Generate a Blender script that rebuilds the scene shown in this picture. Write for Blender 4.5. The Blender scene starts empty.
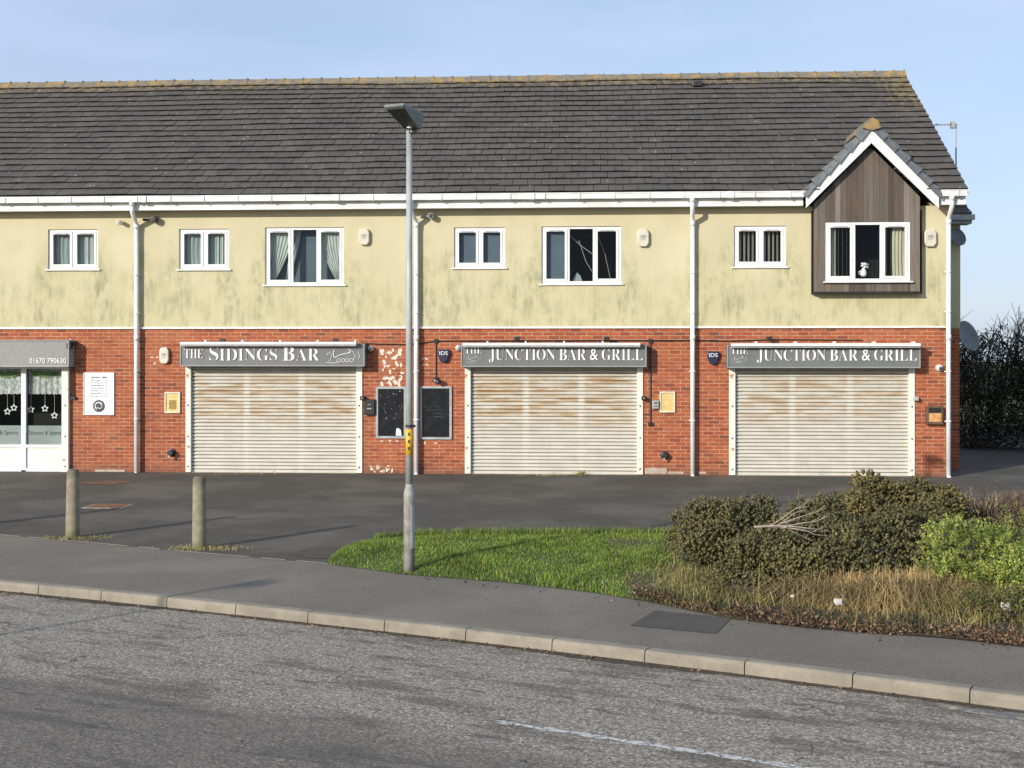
import bpy, math, random
import numpy as np
from mathutils import Vector, Matrix

R = math.radians
rnd = random.Random(11)
rng = np.random.default_rng(5)
S = bpy.context.scene
C = S.collection

# ------------------------------------------------------------------ frame of reference
F, CX, HY, CAMZ = 1300.0, 512.0, 358.0, 2.39
TH = math.atan(0.0615)
cs, sn = math.cos(TH), math.sin(TH)
P0 = (-0.825, 26.8)
ZROAD, ZKERB = -0.30, -0.19


def W(u, d, z):
    return Vector((P0[0] + u * cs + d * sn, P0[1] - u * sn + d * cs, z))


def fp(px, py, d=0.0):
    """point of the facade (pushed d metres inwards) seen at px,py -> (u, z)"""
    rx = (px - CX) / F
    t = (d + sn * P0[0] + cs * P0[1]) / (sn * rx + cs)
    x, y = t * rx, t
    return (x - P0[0]) * cs - (y - P0[1]) * sn, CAMZ + t * (HY - py) / F


def fu(px, d=0.0): return fp(px, HY, d)[0]
def fz(py, px=472, d=0.0): return fp(px, py, d)[1]


# ------------------------------------------------------------------ mesh builder
class MB:
    def __init__(s):
        s.v, s.f, s.m = [], [], []

    def quad(s, a, b, c, d, m=0):
        n = len(s.v); s.v += [tuple(a), tuple(b), tuple(c), tuple(d)]
        s.f.append((n, n + 1, n + 2, n + 3)); s.m.append(m)

    def poly(s, pts, m=0):
        n = len(s.v); s.v += [tuple(p) for p in pts]
        s.f.append(tuple(range(n, n + len(pts)))); s.m.append(m)

    def box(s, x0, x1, y0, y1, z0, z1, m=0):
        n = len(s.v)
        s.v += [(x, y, z) for z in (z0, z1) for y in (y0, y1) for x in (x0, x1)]
        for f in ((0, 2, 3, 1), (4, 5, 7, 6), (0, 1, 5, 4), (2, 6, 7, 3), (0, 4, 6, 2), (1, 3, 7, 5)):
            s.f.append(tuple(n + i for i in f)); s.m.append(m)
        return s

    def prism(s, pts, y0, y1, m=0):
        """outline in x,z (counter-clockwise seen from -y), extruded along y"""
        n = len(s.v); k = len(pts)
        s.v += [(p[0], y0, p[1]) for p in pts] + [(p[0], y1, p[1]) for p in pts]
        s.f.append(tuple(range(n, n + k))); s.m.append(m)
        s.f.append(tuple(range(n + 2 * k - 1, n + k - 1, -1))); s.m.append(m)
        for i in range(k):
            j = (i + 1) % k
            s.f.append((n + i, n + k + i, n + k + j, n + j)); s.m.append(m)
        return s

    def tube(s, pts, r, n=8, m=0, cap=True):
        pts = [Vector(p) for p in pts]
        rs = r if isinstance(r, (list, tuple)) else [r] * len(pts)
        base = len(s.v)
        up = None
        for i, p in enumerate(pts):
            t = (pts[min(i + 1, len(pts) - 1)] - pts[max(i - 1, 0)])
            if t.length < 1e-9: t = Vector((0, 0, 1))
            t.normalize()
            if up is None:
                up = t.orthogonal().normalized()
            else:
                up = (up - t * up.dot(t))
                up = up.normalized() if up.length > 1e-6 else t.orthogonal().normalized()
            w = t.cross(up)
            for k in range(n):
                a = 2 * math.pi * k / n
                s.v.append(tuple(p + (up * math.cos(a) + w * math.sin(a)) * rs[i]))
        for i in range(len(pts) - 1):
            for k in range(n):
                a = base + i * n + k; b = base + i * n + (k + 1) % n
                s.f.append((a, b, b + n, a + n)); s.m.append(m)
        if cap:
            s.f.append(tuple(base + k for k in reversed(range(n)))); s.m.append(m)
            e = base + (len(pts) - 1) * n
            s.f.append(tuple(e + k for k in range(n))); s.m.append(m)
        return s

    def lathe(s, prof, n=20, m=0, axis='z', o=(0, 0, 0)):
        base = len(s.v)
        for r, h in prof:
            for k in range(n):
                a = 2 * math.pi * k / n
                x, y = r * math.cos(a), r * math.sin(a)
                p = {'z': (x, y, h), 'y': (x, h, -y), 'x': (h, x, y)}[axis]
                s.v.append((p[0] + o[0], p[1] + o[1], p[2] + o[2]))
        for i in range(len(prof) - 1):
            for k in range(n):
                a = base + i * n + k; b = base + i * n + (k + 1) % n
                s.f.append((a, b, b + n, a + n)); s.m.append(m)
        s.f.append(tuple(base + k for k in reversed(range(n)))); s.m.append(m)
        e = base + (len(prof) - 1) * n
        s.f.append(tuple(e + k for k in range(n))); s.m.append(m)
        return s

    def add(s, verts, faces, m=0):
        n = len(s.v); s.v += [tuple(p) for p in verts]
        for f in faces:
            s.f.append(tuple(n + i for i in f)); s.m.append(m)

    def build(s, name, mat, parent=None, loc=None, rz=0.0, smooth=False, bevel=0.0):
        me = bpy.data.meshes.new(name)
        me.from_pydata(s.v, [], s.f)
        mats = mat if isinstance(mat, (list, tuple)) else [mat]
        for mm in mats: me.materials.append(mm)
        if len(mats) > 1: me.polygons.foreach_set('material_index', s.m)
        if smooth: me.polygons.foreach_set('use_smooth', [True] * len(s.f))
        me.update()
        o = bpy.data.objects.new(name, me); C.objects.link(o)
        if parent: o.parent = parent
        if loc is not None: o.location = loc
        o.rotation_euler = (0, 0, rz)
        if bevel:
            b = o.modifiers.new('bevel', 'BEVEL'); b.width = bevel; b.segments = 2; b.limit_method = 'ANGLE'
        return o


def np_mesh(name, verts, faces, mat, parent=None, loc=None, smooth=False):
    """verts Nx3, faces list of arrays (MxK)"""
    me = bpy.data.meshes.new(name)
    me.vertices.add(len(verts)); me.vertices.foreach_set('co', np.asarray(verts, dtype=np.float32).ravel())
    loops = np.concatenate([f.ravel() for f in faces]).astype(np.int32)
    tot = np.concatenate([np.full(len(f), f.shape[1]) for f in faces]).astype(np.int32)
    st = np.concatenate([[0], np.cumsum(tot)[:-1]]).astype(np.int32)
    me.loops.add(len(loops)); me.loops.foreach_set('vertex_index', loops)
    me.polygons.add(len(tot)); me.polygons.foreach_set('loop_start', st); me.polygons.foreach_set('loop_total', tot)
    if smooth: me.polygons.foreach_set('use_smooth', np.ones(len(tot), dtype=bool))
    me.materials.append(mat); me.update(calc_edges=True); me.validate()
    o = bpy.data.objects.new(name, me); C.objects.link(o)
    if parent: o.parent = parent
    if loc is not None: o.location = loc
    return o


def tag(o, label=None, cat=None, group=None, kind=None):
    if label: o['label'] = label
    if cat: o['category'] = cat
    if group: o['group'] = group
    if kind: o['kind'] = kind
    return o


def thing(name, label, cat, loc, rz=0.0, group=None):
    o = bpy.data.objects.new(name, None); C.objects.link(o)
    o.empty_display_size = 0.1
    o.location = loc; o.rotation_euler = (0, 0, rz)
    return tag(o, label, cat, group)


def fthing(name, label, cat, u, z, d=0.0, group=None):
    return thing(name, label, cat, W(u, d, z), -TH, group)


def dup(o, parent=None, loc=None, label=None):
    c = o.copy(); C.objects.link(c); c.parent = parent
    if loc is not None: c.location = loc
    if label: c['label'] = label
    for ch in list(o.children): dup(ch, c)
    return c


# ------------------------------------------------------------------ materials
class NT:
    def __init__(s, name):
        s.mat = bpy.data.materials.new(name); s.mat.use_nodes = True
        s.t = s.mat.node_tree; s.b = s.t.nodes['Principled BSDF']
        s.out = s.t.nodes['Material Output']

    def n(s, typ, ins=None, **kw):
        nd = s.t.nodes.new('ShaderNode' + typ)
        for k, v in kw.items(): setattr(nd, k, v)
        for k, v in (ins or {}).items(): s.set(nd.inputs[k], v)
        return nd

    def set(s, sock, v):
        if isinstance(v, bpy.types.NodeSocket): s.t.links.new(v, sock)
        elif isinstance(v, tuple) and len(v) == 3 and sock.type == 'RGBA': sock.default_value = (*v, 1)
        else: sock.default_value = v

    def P(s, **kw):
        for k, v in kw.items(): s.set(s.b.inputs[k.replace('_', ' ')], v)
        return s.mat

    def obj(s): return s.n('TexCoord').outputs['Object']

    def mapped(s, scale=(1, 1, 1), rot=(0, 0, 0), loc=(0, 0, 0), src=None):
        return s.n('Mapping', {'Vector': src or s.obj(), 'Scale': scale, 'Rotation': rot, 'Location': loc}).outputs[0]

    def noise(s, scale, vec=None, detail=4, rough=.55, out='Fac'):
        i = {'Scale': scale, 'Detail': detail, 'Roughness': rough}
        i['Vector'] = vec or s.obj()
        return s.n('TexNoise', i).outputs[out]

    def ramp(s, fac, stops, interp='LINEAR'):
        r = s.n('ValToRGB', {'Fac': fac}); cr = r.color_ramp; cr.interpolation = interp
        while len(cr.elements) < len(stops): cr.elements.new(.5)
        for e, (p, c) in zip(cr.elements, stops):
            e.position = p
            e.color = (c, c, c, 1) if not isinstance(c, tuple) else (*c, 1)
        return r.outputs[0]

    def mix(s, fac, a, b, blend='MIX'):
        m = s.n('Mix', data_type='RGBA', blend_type=blend)
        s.set(m.inputs[0], fac); s.set(m.inputs[6], a); s.set(m.inputs[7], b)
        return m.outputs[2]

    def math(s, op, a, b=0.0, c=None):
        m = s.n('Math', operation=op); s.set(m.inputs[0], a); s.set(m.inputs[1], b)
        if c is not None: s.set(m.inputs[2], c)
        return m.outputs[0]

    def rng(s, v, a, b, c=0.0, d=1.0, smooth=True):
        m = s.n('MapRange', {'Value': v, 'From Min': a, 'From Max': b, 'To Min': c, 'To Max': d})
        if smooth: m.interpolation_type = 'SMOOTHSTEP'
        return m.outputs[0]

    def bump(s, h, strength=.4, dist=.01):
        return s.n('Bump', {'Height': h, 'Strength': strength, 'Distance': dist}).outputs[0]

    def xyz(s, v=None):
        return s.n('SeparateXYZ', {'Vector': v or s.obj()}).outputs

    def comb(s, x, y, z=0.0):
        return s.n('CombineXYZ', {'X': x, 'Y': y, 'Z': z}).outputs[0]


def simple(name, c1, c2=None, scale=6, rough=.6, bump=0., bscale=60, metal=0., stretch=(1, 1, 1), lo=.35, hi=.65):
    n = NT(name)
    c2 = c2 or tuple(x * .8 for x in c1)
    v = n.mapped(scale=stretch)
    col = n.mix(n.rng(n.noise(scale, v), lo, hi), c1, c2)
    kw = dict(Base_Color=col, Roughness=rough, Metallic=metal)
    if bump: kw['Normal'] = n.bump(n.noise(bscale, v), bump, .01)
    return n.P(**kw)


def leafmat(name, cols, rough=.55, trans=.0, attr=False):
    n = NT(name)
    r = n.n('NewGeometry').outputs['Random Per Island']
    if attr: r = n.n('Attribute', attribute_name='tone').outputs['Fac']
    k = len(cols)
    c = n.ramp(r, [(i / max(1, k - 1), x) for i, x in enumerate(cols)])
    big = n.rng(n.noise(2.2, detail=3), .3, .7, .65, 1.25)
    c = n.mix(1.0, c, n.comb(big, big, big), 'MULTIPLY')
    if trans:
        n.P(Base_Color=c, Roughness=rough)
        t = n.n('BsdfTranslucent', {'Color': c})
        mx = n.n('MixShader', {0: trans, 1: n.b.outputs[0], 2: t.outputs[0]})
        n.t.links.new(mx.outputs[0], n.out.inputs[0])
        return n.mat
    return n.P(Base_Color=c, Roughness=rough)


def brick_mat(axis='x'):
    n = NT('brick_' + axis)
    x, y, z = n.xyz()
    v = n.comb(x if axis == 'x' else y, z)
    wob = n.noise(9, detail=2, out='Color')
    v = n.n('VectorMath', {0: v, 1: n.n('VectorMath', {0: wob, 1: (.006, .006, 0)}, operation='MULTIPLY').outputs[0]}, operation='ADD').outputs[0]
    b = n.n('TexBrick', {'Vector': v, 'Color1': (0, 0, 0), 'Color2': (1, 1, 1), 'Mortar': (.5, .5, .5), 'Scale': 1.0,
                         'Mortar Size': .0062, 'Mortar Smooth': .25, 'Bias': 0.0, 'Brick Width': .225, 'Row Height': .075})
    g = n.noise(38, detail=4)
    col = n.ramp(b.outputs['Color'], [(0, (.17, .055, .030)), (.05, (.235, .052, .026)), (.3, (.33, .074, .030)), (.7, (.41, .105, .036)),
                                      (.93, (.35, .10, .046)), (.985, (.30, .07, .03)), (1, (.13, .060, .040))])
    col = n.mix(n.rng(g, .3, .75, 0, .45), col, (.24, .06, .03))
    mort = n.mix(n.rng(n.noise(5), .35, .65), (.34, .20, .115), (.52, .36, .22))
    col = n.mix(b.outputs['Fac'], col, mort)
    # soot and salts in big soft patches
    big = n.noise(1.1, detail=5)
    col = n.mix(n.rng(big, .50, .75, 0, .4), col, (.24, .095, .045))
    col = n.mix(n.rng(n.noise(.8, n.mapped(loc=(9, 2, 5)), 4), .52, .75, 0, .22), col, (.46, .23, .12))
    splash = n.math('MULTIPLY', n.rng(n.math('ADD', z, n.math('MULTIPLY', n.noise(6, detail=4), .35)), .48, .12), .5)
    col = n.mix(splash, col, (.13, .085, .055))
    h = n.math('SUBTRACT', n.math('MULTIPLY', g, .25), b.outputs['Fac'])
    return n.P(Base_Color=col, Roughness=.88, Normal=n.bump(h, .55, .008))


def render_mat(axis='x'):
    n = NT('cream_render_' + axis)
    x, y, z = n.xyz()
    if axis == 'y': x = y
    base = n.mix(n.rng(n.noise(1.3, detail=6), .3, .7), (.535, .478, .308), (.59, .535, .355))
    # algae: streaks running down, ragged upper limit
    lim = n.math('ADD', n.math('MULTIPLY', n.noise(1.0, n.comb(n.math('MULTIPLY', x, 1.1), 0.0), 3), 1.5), 3.55)
    lim2 = n.math('ADD', n.math('MULTIPLY', n.noise(1.0, n.comb(n.math('MULTIPLY', x, 8.0), 3.0), 4), .9), -.5)
    lim = n.math('ADD', lim, lim2)
    if axis == 'x':                         # run-off from sill ends and beside the pipes
        run = None
        for q in (46, 101, 176, 232, 262, 347, 451, 508, 538, 624, 731, 789, 141, 426, 700, 940):
            k = n.rng(n.math('ABSOLUTE', n.math('SUBTRACT', x, fu(q))), .42, .05)
            run = k if run is None else n.math('MAXIMUM', run, k)
        lim = n.math('ADD', lim, n.math('MULTIPLY', run, .62))
    else:
        run = 0.0
    below = n.rng(n.math('SUBTRACT', lim, z), -.3, .75)
    st = n.noise(1.0, n.comb(n.math('MULTIPLY', x, 6.5), n.math('MULTIPLY', z, 1.9)), 8, .72)
    blot = n.noise(1.0, n.comb(n.math('MULTIPLY', x, 2.2), n.math('MULTIPLY', z, 1.8)), 6, .7)
    m = n.math('MULTIPLY', below, n.rng(st, .34, .66))
    m = n.math('MULTIPLY', m, n.rng(blot, .32, .60))
    m = n.math('MULTIPLY', m, .80)
    m = n.math('MULTIPLY', m, n.math('ADD', .72, n.math('MULTIPLY', run, .5)))
    thin = n.noise(1.0, n.comb(n.math('MULTIPLY', x, 16.0), n.math('MULTIPLY', z, 1.1), 2.0), 5, .6)
    m = n.math('MULTIPLY', m, n.rng(thin, .34, .58, .45, 1.15))
    soft = n.math('MULTIPLY', below, .38)
    col = n.mix(soft, base, (.50, .465, .25))
    col = n.mix(m, col, (.30, .285, .165))
    fine = n.noise(120, detail=3)
    return n.P(Base_Color=col, Roughness=.9, Normal=n.bump(fine, .25, .004))


def tile_mat():
    n = NT('concrete_roof_tile')
    r = n.n('NewGeometry').outputs['Random Per Island']
    col = n.ramp(r, [(0, (.080, .069, .059)), (.5, (.092, .080, .068)), (1, (.106, .092, .078))])
    grime = n.noise(1.4, n.mapped((1, 1, .6)), 8, .65)
    col = n.mix(n.rng(grime, .40, .66, 0, .9), col, (.066, .060, .054))
    fine = n.noise(70, detail=4)
    col = n.mix(n.rng(fine, .45, .75, 0, .5), col, (.16, .15, .135))
    x, y, z = n.xyz()
    # orange and grey lichen near the ridge and the right verge
    lich = n.noise(7.0, detail=8, rough=.7)
    near_ridge = n.rng(z, 8.55, 9.2)
    near_verge = n.math('MULTIPLY', n.rng(x, 8.5, 9.6), n.rng(z, 7.0, 8.9))
    near = n.math('MAXIMUM', near_ridge, near_verge)
    m = n.rng(n.math('ADD', lich, n.math('MULTIPLY', near, .20)), .65, .71)
    m = n.math('MULTIPLY', m, n.rng(near, .02, .35))
    oc = n.mix(n.noise(22), (.30, .19, .055), (.24, .21, .12))
    col = n.mix(n.math('MULTIPLY', m, .85), col, oc)
    spots = n.n('TexVoronoi', {'Vector': n.obj(), 'Scale': 3.4}).outputs['Distance']
    col = n.mix(n.rng(spots, .085, .055), col, (.42, .41, .38))
    return n.P(Base_Color=col, Roughness=.85, Normal=n.bump(fine, .4, .006))


def ridge_mat():
    n = NT('ridge_tile_lichen')
    lich = n.noise(3.2, detail=8, rough=.7)
    lic2 = n.noise(9, detail=6, rough=.7)
    col = n.mix(n.rng(lic2, .35, .65), (.15, .135, .11), (.23, .20, .15))
    col = n.mix(n.rng(lich, .48, .61, 0, .85), col, (.38, .235, .06))
    return n.P(Base_Color=col, Roughness=.9, Normal=n.bump(lic2, .4, .01))


def shutter_mat(name, seed, w, amount):
    n = NT(name)
    x, y, z = n.xyz()
    base = n.mix(n.rng(n.noise(2.2, n.mapped((1, 1, 3), loc=(seed, 0, 0))), .3, .7), (.585, .56, .49), (.50, .48, .415))
    st = n.noise(1.0, n.comb(n.math('ADD', n.math('MULTIPLY', x, 1.1), seed), n.math('MULTIPLY', z, 7.5)), 5, .6)
    bands = n.noise(1.0, n.comb(n.math('MULTIPLY', x, .25), n.math('ADD', n.math('MULTIPLY', z, 13.3), seed)), 1)
    # upper half only, clean along the two end-lock lines
    zone = n.math('MULTIPLY', n.rng(z, .75, 1.35), n.rng(z, 2.12, 1.9))
    ax = n.math('ABSOLUTE', x)
    seam = n.rng(n.math('ABSOLUTE', n.math('SUBTRACT', ax, w / 6)), .01, .11)
    edge = n.rng(ax, w / 2, w / 2 - .2)
    k = n.math('MULTIPLY', n.math('MULTIPLY', zone, seam), edge)
    k = n.math('MULTIPLY', k, n.rng(st, .40, .58))
    k = n.math('MULTIPLY', k, n.rng(bands, .30, .62, .25, 1.0))
    rust = n.mix(n.rng(st, .4, .7), (.47, .275, .080), (.29, .150, .040))
    col = n.mix(n.math('MULTIPLY', k, amount), base, rust)
    # general grime and paler end-lock lines
    col = n.mix(n.math('MULTIPLY', n.math('SUBTRACT', 1.0, seam), .28), col, (.70, .68, .60))
    g = n.noise(1.0, n.comb(n.math('MULTIPLY', x, 9.0), n.math('MULTIPLY', z, .7)), 4)
    col = n.mix(n.rng(g, .5, .8, 0, .30), col, (.40, .37, .29))
    return n.P(Base_Color=col, Roughness=.42, Metallic=.0)


def timber_mat():
    n = NT('weathered_cedar')
    r = n.n('NewGeometry').outputs['Random Per Island']
    x, y, z = n.xyz()
    col = n.ramp(r, [(0, (.070, .056, .045)), (.3, (.115, .094, .077)), (.6, (.17, .145, .12)), (.8, (.095, .068, .048)), (1, (.25, .22, .185))])
    gr = n.noise(1.0, n.comb(n.math('MULTIPLY', x, 70.0), n.math('MULTIPLY', y, 70.0), n.math('MULTIPLY', z, 1.2)), 6, .65)
    col = n.mix(n.rng(gr, .40, .7, 0, .65), col, (.060, .042, .032))
    st = n.noise(2.0, n.mapped((2, 2, .6)), 5)
    col = n.mix(n.rng(st, .50, .72, 0, .45), col, (.17, .095, .05))
    return n.P(Base_Color=col, Roughness=.85, Normal=n.bump(gr, .4, .004))


def road_mat():
    n = NT('worn_road_asphalt')
    x, y, z = n.xyz()           # x along the kerb, y towards the camera is negative
    sp = n.n('TexVoronoi', {'Vector': n.obj(), 'Scale': 62.0}).outputs['Color']
    spk = n.xyz(sp)[0]
    fine = n.noise(30, detail=5, rough=.75)
    col = n.ramp(spk, [(0, (.10, .085, .067)), (.3, (.27, .232, .184)), (.7, (.405, .35, .28)), (1, (.62, .55, .45))])
    col = n.mix(n.rng(fine, .42, .62, 0, .75), col, (.145, .128, .107))
    # worn patches drawn out along the traffic
    wob = n.noise(.6, detail=3)
    lane = n.rng(n.math('ADD', y, n.math('MULTIPLY', wob, .9)), -2.75, -2.05)
    st = n.noise(1.0, n.comb(n.math('MULTIPLY', x, .55), n.math('MULTIPLY', y, 2.2)), 8, .72)
    dk = n.mix(.62, col, (.066, .056, .045))
    col = n.mix(n.rng(st, .50, .60, 0, .9), col, dk)
    st2 = n.noise(1.0, n.comb(n.math('MULTIPLY', x, 1.6), n.math('MULTIPLY', y, 6.0), 4.0), 6, .7)
    col = n.mix(n.rng(st2, .56, .66, 0, .7), col, (.062, .053, .046))
    col = n.mix(n.math('MULTIPLY', n.math('SUBTRACT', 1.0, lane), .55), col, (.078, .071, .063))
    # hairline cracks
    cv = n.n('VectorMath', {0: n.obj(), 1: n.n('VectorMath', {0: n.noise(1.7, detail=4, out='Color'), 1: (.9, .9, 0)}, operation='MULTIPLY').outputs[0]}, operation='ADD').outputs[0]
    cr = n.n('TexVoronoi', {'Vector': cv, 'Scale': .75}, feature='DISTANCE_TO_EDGE').outputs['Distance']
    mk = n.math('MULTIPLY', n.rng(cr, .008, .002), n.rng(n.noise(.7, n.mapped(loc=(4, 1, 0)), 3), .56, .60))
    col = n.mix(n.math('MULTIPLY', mk, .7), col, (.025, .025, .025))
    return n.P(Base_Color=col, Roughness=.9, Normal=n.bump(n.math('ADD', spk, fine), .8, .012))


def asphalt_mat(name, c1, c2, patch=.5):
    n = NT(name)
    fine = n.noise(55, detail=4, rough=.75)
    col = n.mix(n.rng(fine, .38, .62), c1, c2)
    big = n.noise(.55, detail=6, rough=.62)
    col = n.mix(n.rng(big, .42, .66, 0, patch), col, tuple(v * 1.75 for v in c2))
    dk = n.noise(.9, n.mapped((1, 1.6, 1), loc=(7, 3, 0)), 6, .65)
    col = n.mix(n.rng(dk, .54, .68, 0, .35 * min(1, patch * 2)), col, tuple(v * .6 for v in c1))
    sp = n.n('TexVoronoi', {'Vector': n.obj(), 'Scale': 9.0}).outputs['Distance']
    col = n.mix(n.rng(sp, .05, .03, 0, .6), col, (.22, .21, .19))
    return n.P(Base_Color=col, Roughness=.92, Normal=n.bump(fine, .6, .008))


def glass_mat():
    n = NT('window_glass')
    fc = n.n('LayerWeight', {'Blend': .5}).outputs['Facing']
    fr = n.math('ADD', .015, n.math('MULTIPLY', n.math('POWER', fc, 4.0), .6))
    tr = n.n('BsdfTransparent', {'Color': (.86, .89, .88)})
    gl = n.n('BsdfGlossy', {'Color': (.9, .95, 1), 'Roughness': .02})
    mx = n.n('MixShader', {0: fr, 1: tr.outputs[0], 2: gl.outputs[0]})
    n.t.links.new(mx.outputs[0], n.out.inputs[0])
    return n.mat


M = {}
M['brick'] = brick_mat('x'); M['brick_side'] = brick_mat('y')
M['render'] = render_mat('x'); M['render_side'] = render_mat('y')
M['tile'] = tile_mat(); M['ridge'] = ridge_mat()
M['timber'] = timber_mat()
M['upvc'] = simple('white_upvc', (.80, .80, .79), (.70, .71, .70), 3, .35)
M['upvc_dirty'] = simple('white_upvc_weathered', (.80, .80, .78), (.64, .65, .63), 2.5, .4, stretch=(1, 1, .6))
M['rail'] = NT('painted_guide_rail')
_n = M['rail']; M['rail'] = _n.P(Base_Color=_n.mix(_n.rng(_n.noise(7, detail=6, rough=.7), .60, .68), (.74, .71, .62), (.40, .22, .10)), Roughness=.5)
M['panel'] = simple('white_door_panel', (.80, .78, .68), (.74, .72, .62), 2, .45)
M['soffit'] = simple('soffit_board', (.55, .55, .53), (.48, .48, .46), 3, .6)
M['dark'] = simple('dark_room', (.009, .009, .009), (.006, .006, .006), 2, .9)
M['room'] = simple('dim_room_wall', (.10, .09, .075), (.08, .07, .06), 2, .9)
M['glass'] = glass_mat()
M['sky_tint_blind'] = simple('sky_reflection_tint', (.085, .125, .165), (.068, .102, .140), 1.5, .7)  # blue-grey colour stands in for sky mirrored in the panes
M['net'] = simple('net_curtain', (.50, .54, .50), (.38, .42, .40), 20, .9, stretch=(1, 1, .2))
M['netgrey'] = simple('grey_net_curtain', (.33, .39, .38), (.23, .28, .28), 3, .9, stretch=(3, 1, .2))
M['cream_blind'] = simple('cream_blind', (.50, .47, .36), (.40, .37, .28), 8, .85, stretch=(1, 1, .2))
M['sign'] = simple('grey_sign_panel', (.165, .172, .171), (.148, .155, .154), 2.5, .4)
M['signrim'] = simple('grey_sign_rim', (.30, .31, .31), (.26, .27, .27), 2.5, .4)
M['awning'] = simple('grey_canopy_panel', (.275, .27, .26), (.22, .215, .21), 40, .6, stretch=(1, 1, 1))
M['letter'] = simple('white_lettering', (.84, .84, .82), (.78, .78, .76), 8, .4)
M['logo'] = simple('pale_line_art', (.50, .52, .51), (.42, .44, .43), 12, .5)
M['black'] = simple('black_plastic', (.022, .022, .023), (.014, .014, .015), 10, .45)
M['blackboard'] = simple('chalkboard', (.014, .015, .017), (.030, .032, .034), 5, .8, lo=.45, hi=.8)
M['blackboard'].node_tree.nodes['Principled BSDF'].inputs['Specular IOR Level'].default_value = .15
M['alu'] = simple('dull_aluminium', (.40, .41, .41), (.30, .31, .31), 9, .45)
M['navy'] = simple('navy_alarm_plastic', (.020, .026, .075), (.014, .018, .055), 5, .4)
M['cream_plastic'] = simple('cream_alarm_plastic', (.62, .59, .48), (.54, .51, .41), 6, .45)
M['poster'] = simple('faded_yellow_poster', (.62, .42, .12), (.68, .56, .28), 22, .6)
M['poster_dark'] = simple('poster_picture', (.16, .12, .03), (.46, .28, .05), 40, .6)
M['poster_pale'] = simple('bleached_poster', (.66, .50, .22), (.60, .40, .13), 25, .6)
M['frame_paint'] = simple('painted_poster_frame', (.72, .68, .56), (.60, .56, .45), 12, .5)
M['copper'] = simple('brown_metal_bin', (.16, .085, .05), (.10, .06, .04), 14, .4)
M['copperface'] = simple('orange_bin_plate', (.55, .24, .06), (.62, .42, .22), 9, .4)
M['white'] = simple('white_card', (.80, .81, .82), (.77, .78, .79), 4, .6)
M['litterpaper'] = simple('dirty_paper', (.58, .57, .54), (.34, .32, .28), 25, .8)
M['ink'] = simple('dark_print', (.06, .06, .06), (.04, .04, .04), 4, .6)
M['greyink'] = simple('grey_print', (.34, .34, .35), (.27, .27, .28), 14, .6)
M['kerb'] = NT('concrete_kerb')
_n = M['kerb']
_c = _n.mix(_n.rng(_n.noise(3, detail=6, rough=.65), .3, .7), (.29, .258, .20), (.205, .182, .142))
_c = _n.mix(_n.rng(_n.noise(60), .5, .75, 0, .5), _c, (.14, .125, .10))
_c = _n.mix(_n.rng(_n.noise(1.1, _n.mapped(loc=(3, 8, 0)), 5, .7), .58, .70, 0, .6), _c, (.09, .082, .065))
M['kerb'] = _n.P(Base_Color=_c, Roughness=.9, Normal=_n.bump(_n.noise(80), .4, .006))
_n = NT('old_concrete_bollard')
_z = _n.xyz()[2]
_c = _n.mix(_n.rng(_n.noise(9, detail=6, rough=.65), .3, .7), (.30, .265, .185), (.205, .18, .125))
_c = _n.mix(_n.math('MULTIPLY', _n.rng(_z, .80, .95), .75), _c, (.10, .09, .065))
_c = _n.mix(_n.math('MULTIPLY', _n.rng(_n.math('ADD', _z, _n.math('MULTIPLY', _n.noise(14), .2)), .30, .08), .8), _c, (.10, .115, .035))
M['bollard'] = _n.P(Base_Color=_c, Roughness=.9, Normal=_n.bump(_n.noise(70, detail=6), .6, .01))
M['road'] = road_mat()
M['footway'] = asphalt_mat('footway_asphalt', (.118, .100, .079), (.20, .172, .136), .22)
M['forecourt'] = asphalt_mat('forecourt_asphalt', (.050, .044, .036), (.085, .074, .059), .58)
M['patch'] = asphalt_mat('patch_asphalt', (.060, .053, .045), (.092, .081, .068), .4)
M['wet'] = simple('damp_asphalt', (.022, .022, .022), (.030, .029, .028), 12, .5)
M['paint'] = NT('worn_road_paint')
_n = M['paint']
_w = _n.rng(_n.noise(26, detail=6, rough=.7), .40, .54)
M['paint'] = _n.P(Base_Color=_n.mix(_w, (.16, .155, .145), (.58, .57, .53)), Roughness=.8)
M['paint_old'] = NT('ghost_road_paint')
_n = M['paint_old']
M['paint_old'] = _n.P(Base_Color=_n.mix(_n.rng(_n.noise(9, detail=6, rough=.7), .45, .62), (.155, .148, .138), (.40, .36, .25)), Roughness=.85)
M['rusty'] = simple('rusty_iron_cover', (.21, .095, .05), (.13, .06, .035), 14, .85, .5, 90)
M['galv'] = simple('galvanised_steel', (.40, .42, .41), (.30, .32, .315), 9, .45, .1, 60, .0, stretch=(1, 1, .35))
M['galv_old'] = simple('old_grey_paint_steel', (.36, .355, .33), (.23, .215, .19), 7, .6, .2, 40, .0)
M['lampgrey'] = simple('lantern_grey', (.22, .23, .23), (.17, .18, .18), 5, .4)
M['lampdark'] = simple('lantern_underside', (.030, .034, .032), (.05, .055, .05), 18, .35)
M['yellow'] = simple('yellow_sticker', (.72, .44, .03), (.60, .36, .03), 12, .5)
M['dish'] = simple('grey_dish', (.16, .17, .17), (.11, .12, .12), 6, .5)
M['glue'] = simple('dried_white_adhesive', (.72, .66, .56), (.60, .50, .40), 30, .8)
M['mortar'] = simple('repair_mortar', (.46, .40, .32), (.36, .29, .22), 9, .9, .4, 50)
M['soil'] = simple('dark_soil', (.055, .040, .027), (.085, .062, .04), 9, .95, .8, 25)
M['verge'] = simple('turf_base', (.055, .085, .018), (.075, .10, .025), 7, .95, .8, 40)
M['farground'] = simple('rough_grass_ground', (.08, .11, .035), (.11, .12, .05), .3, .95, .4, 9)
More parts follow.
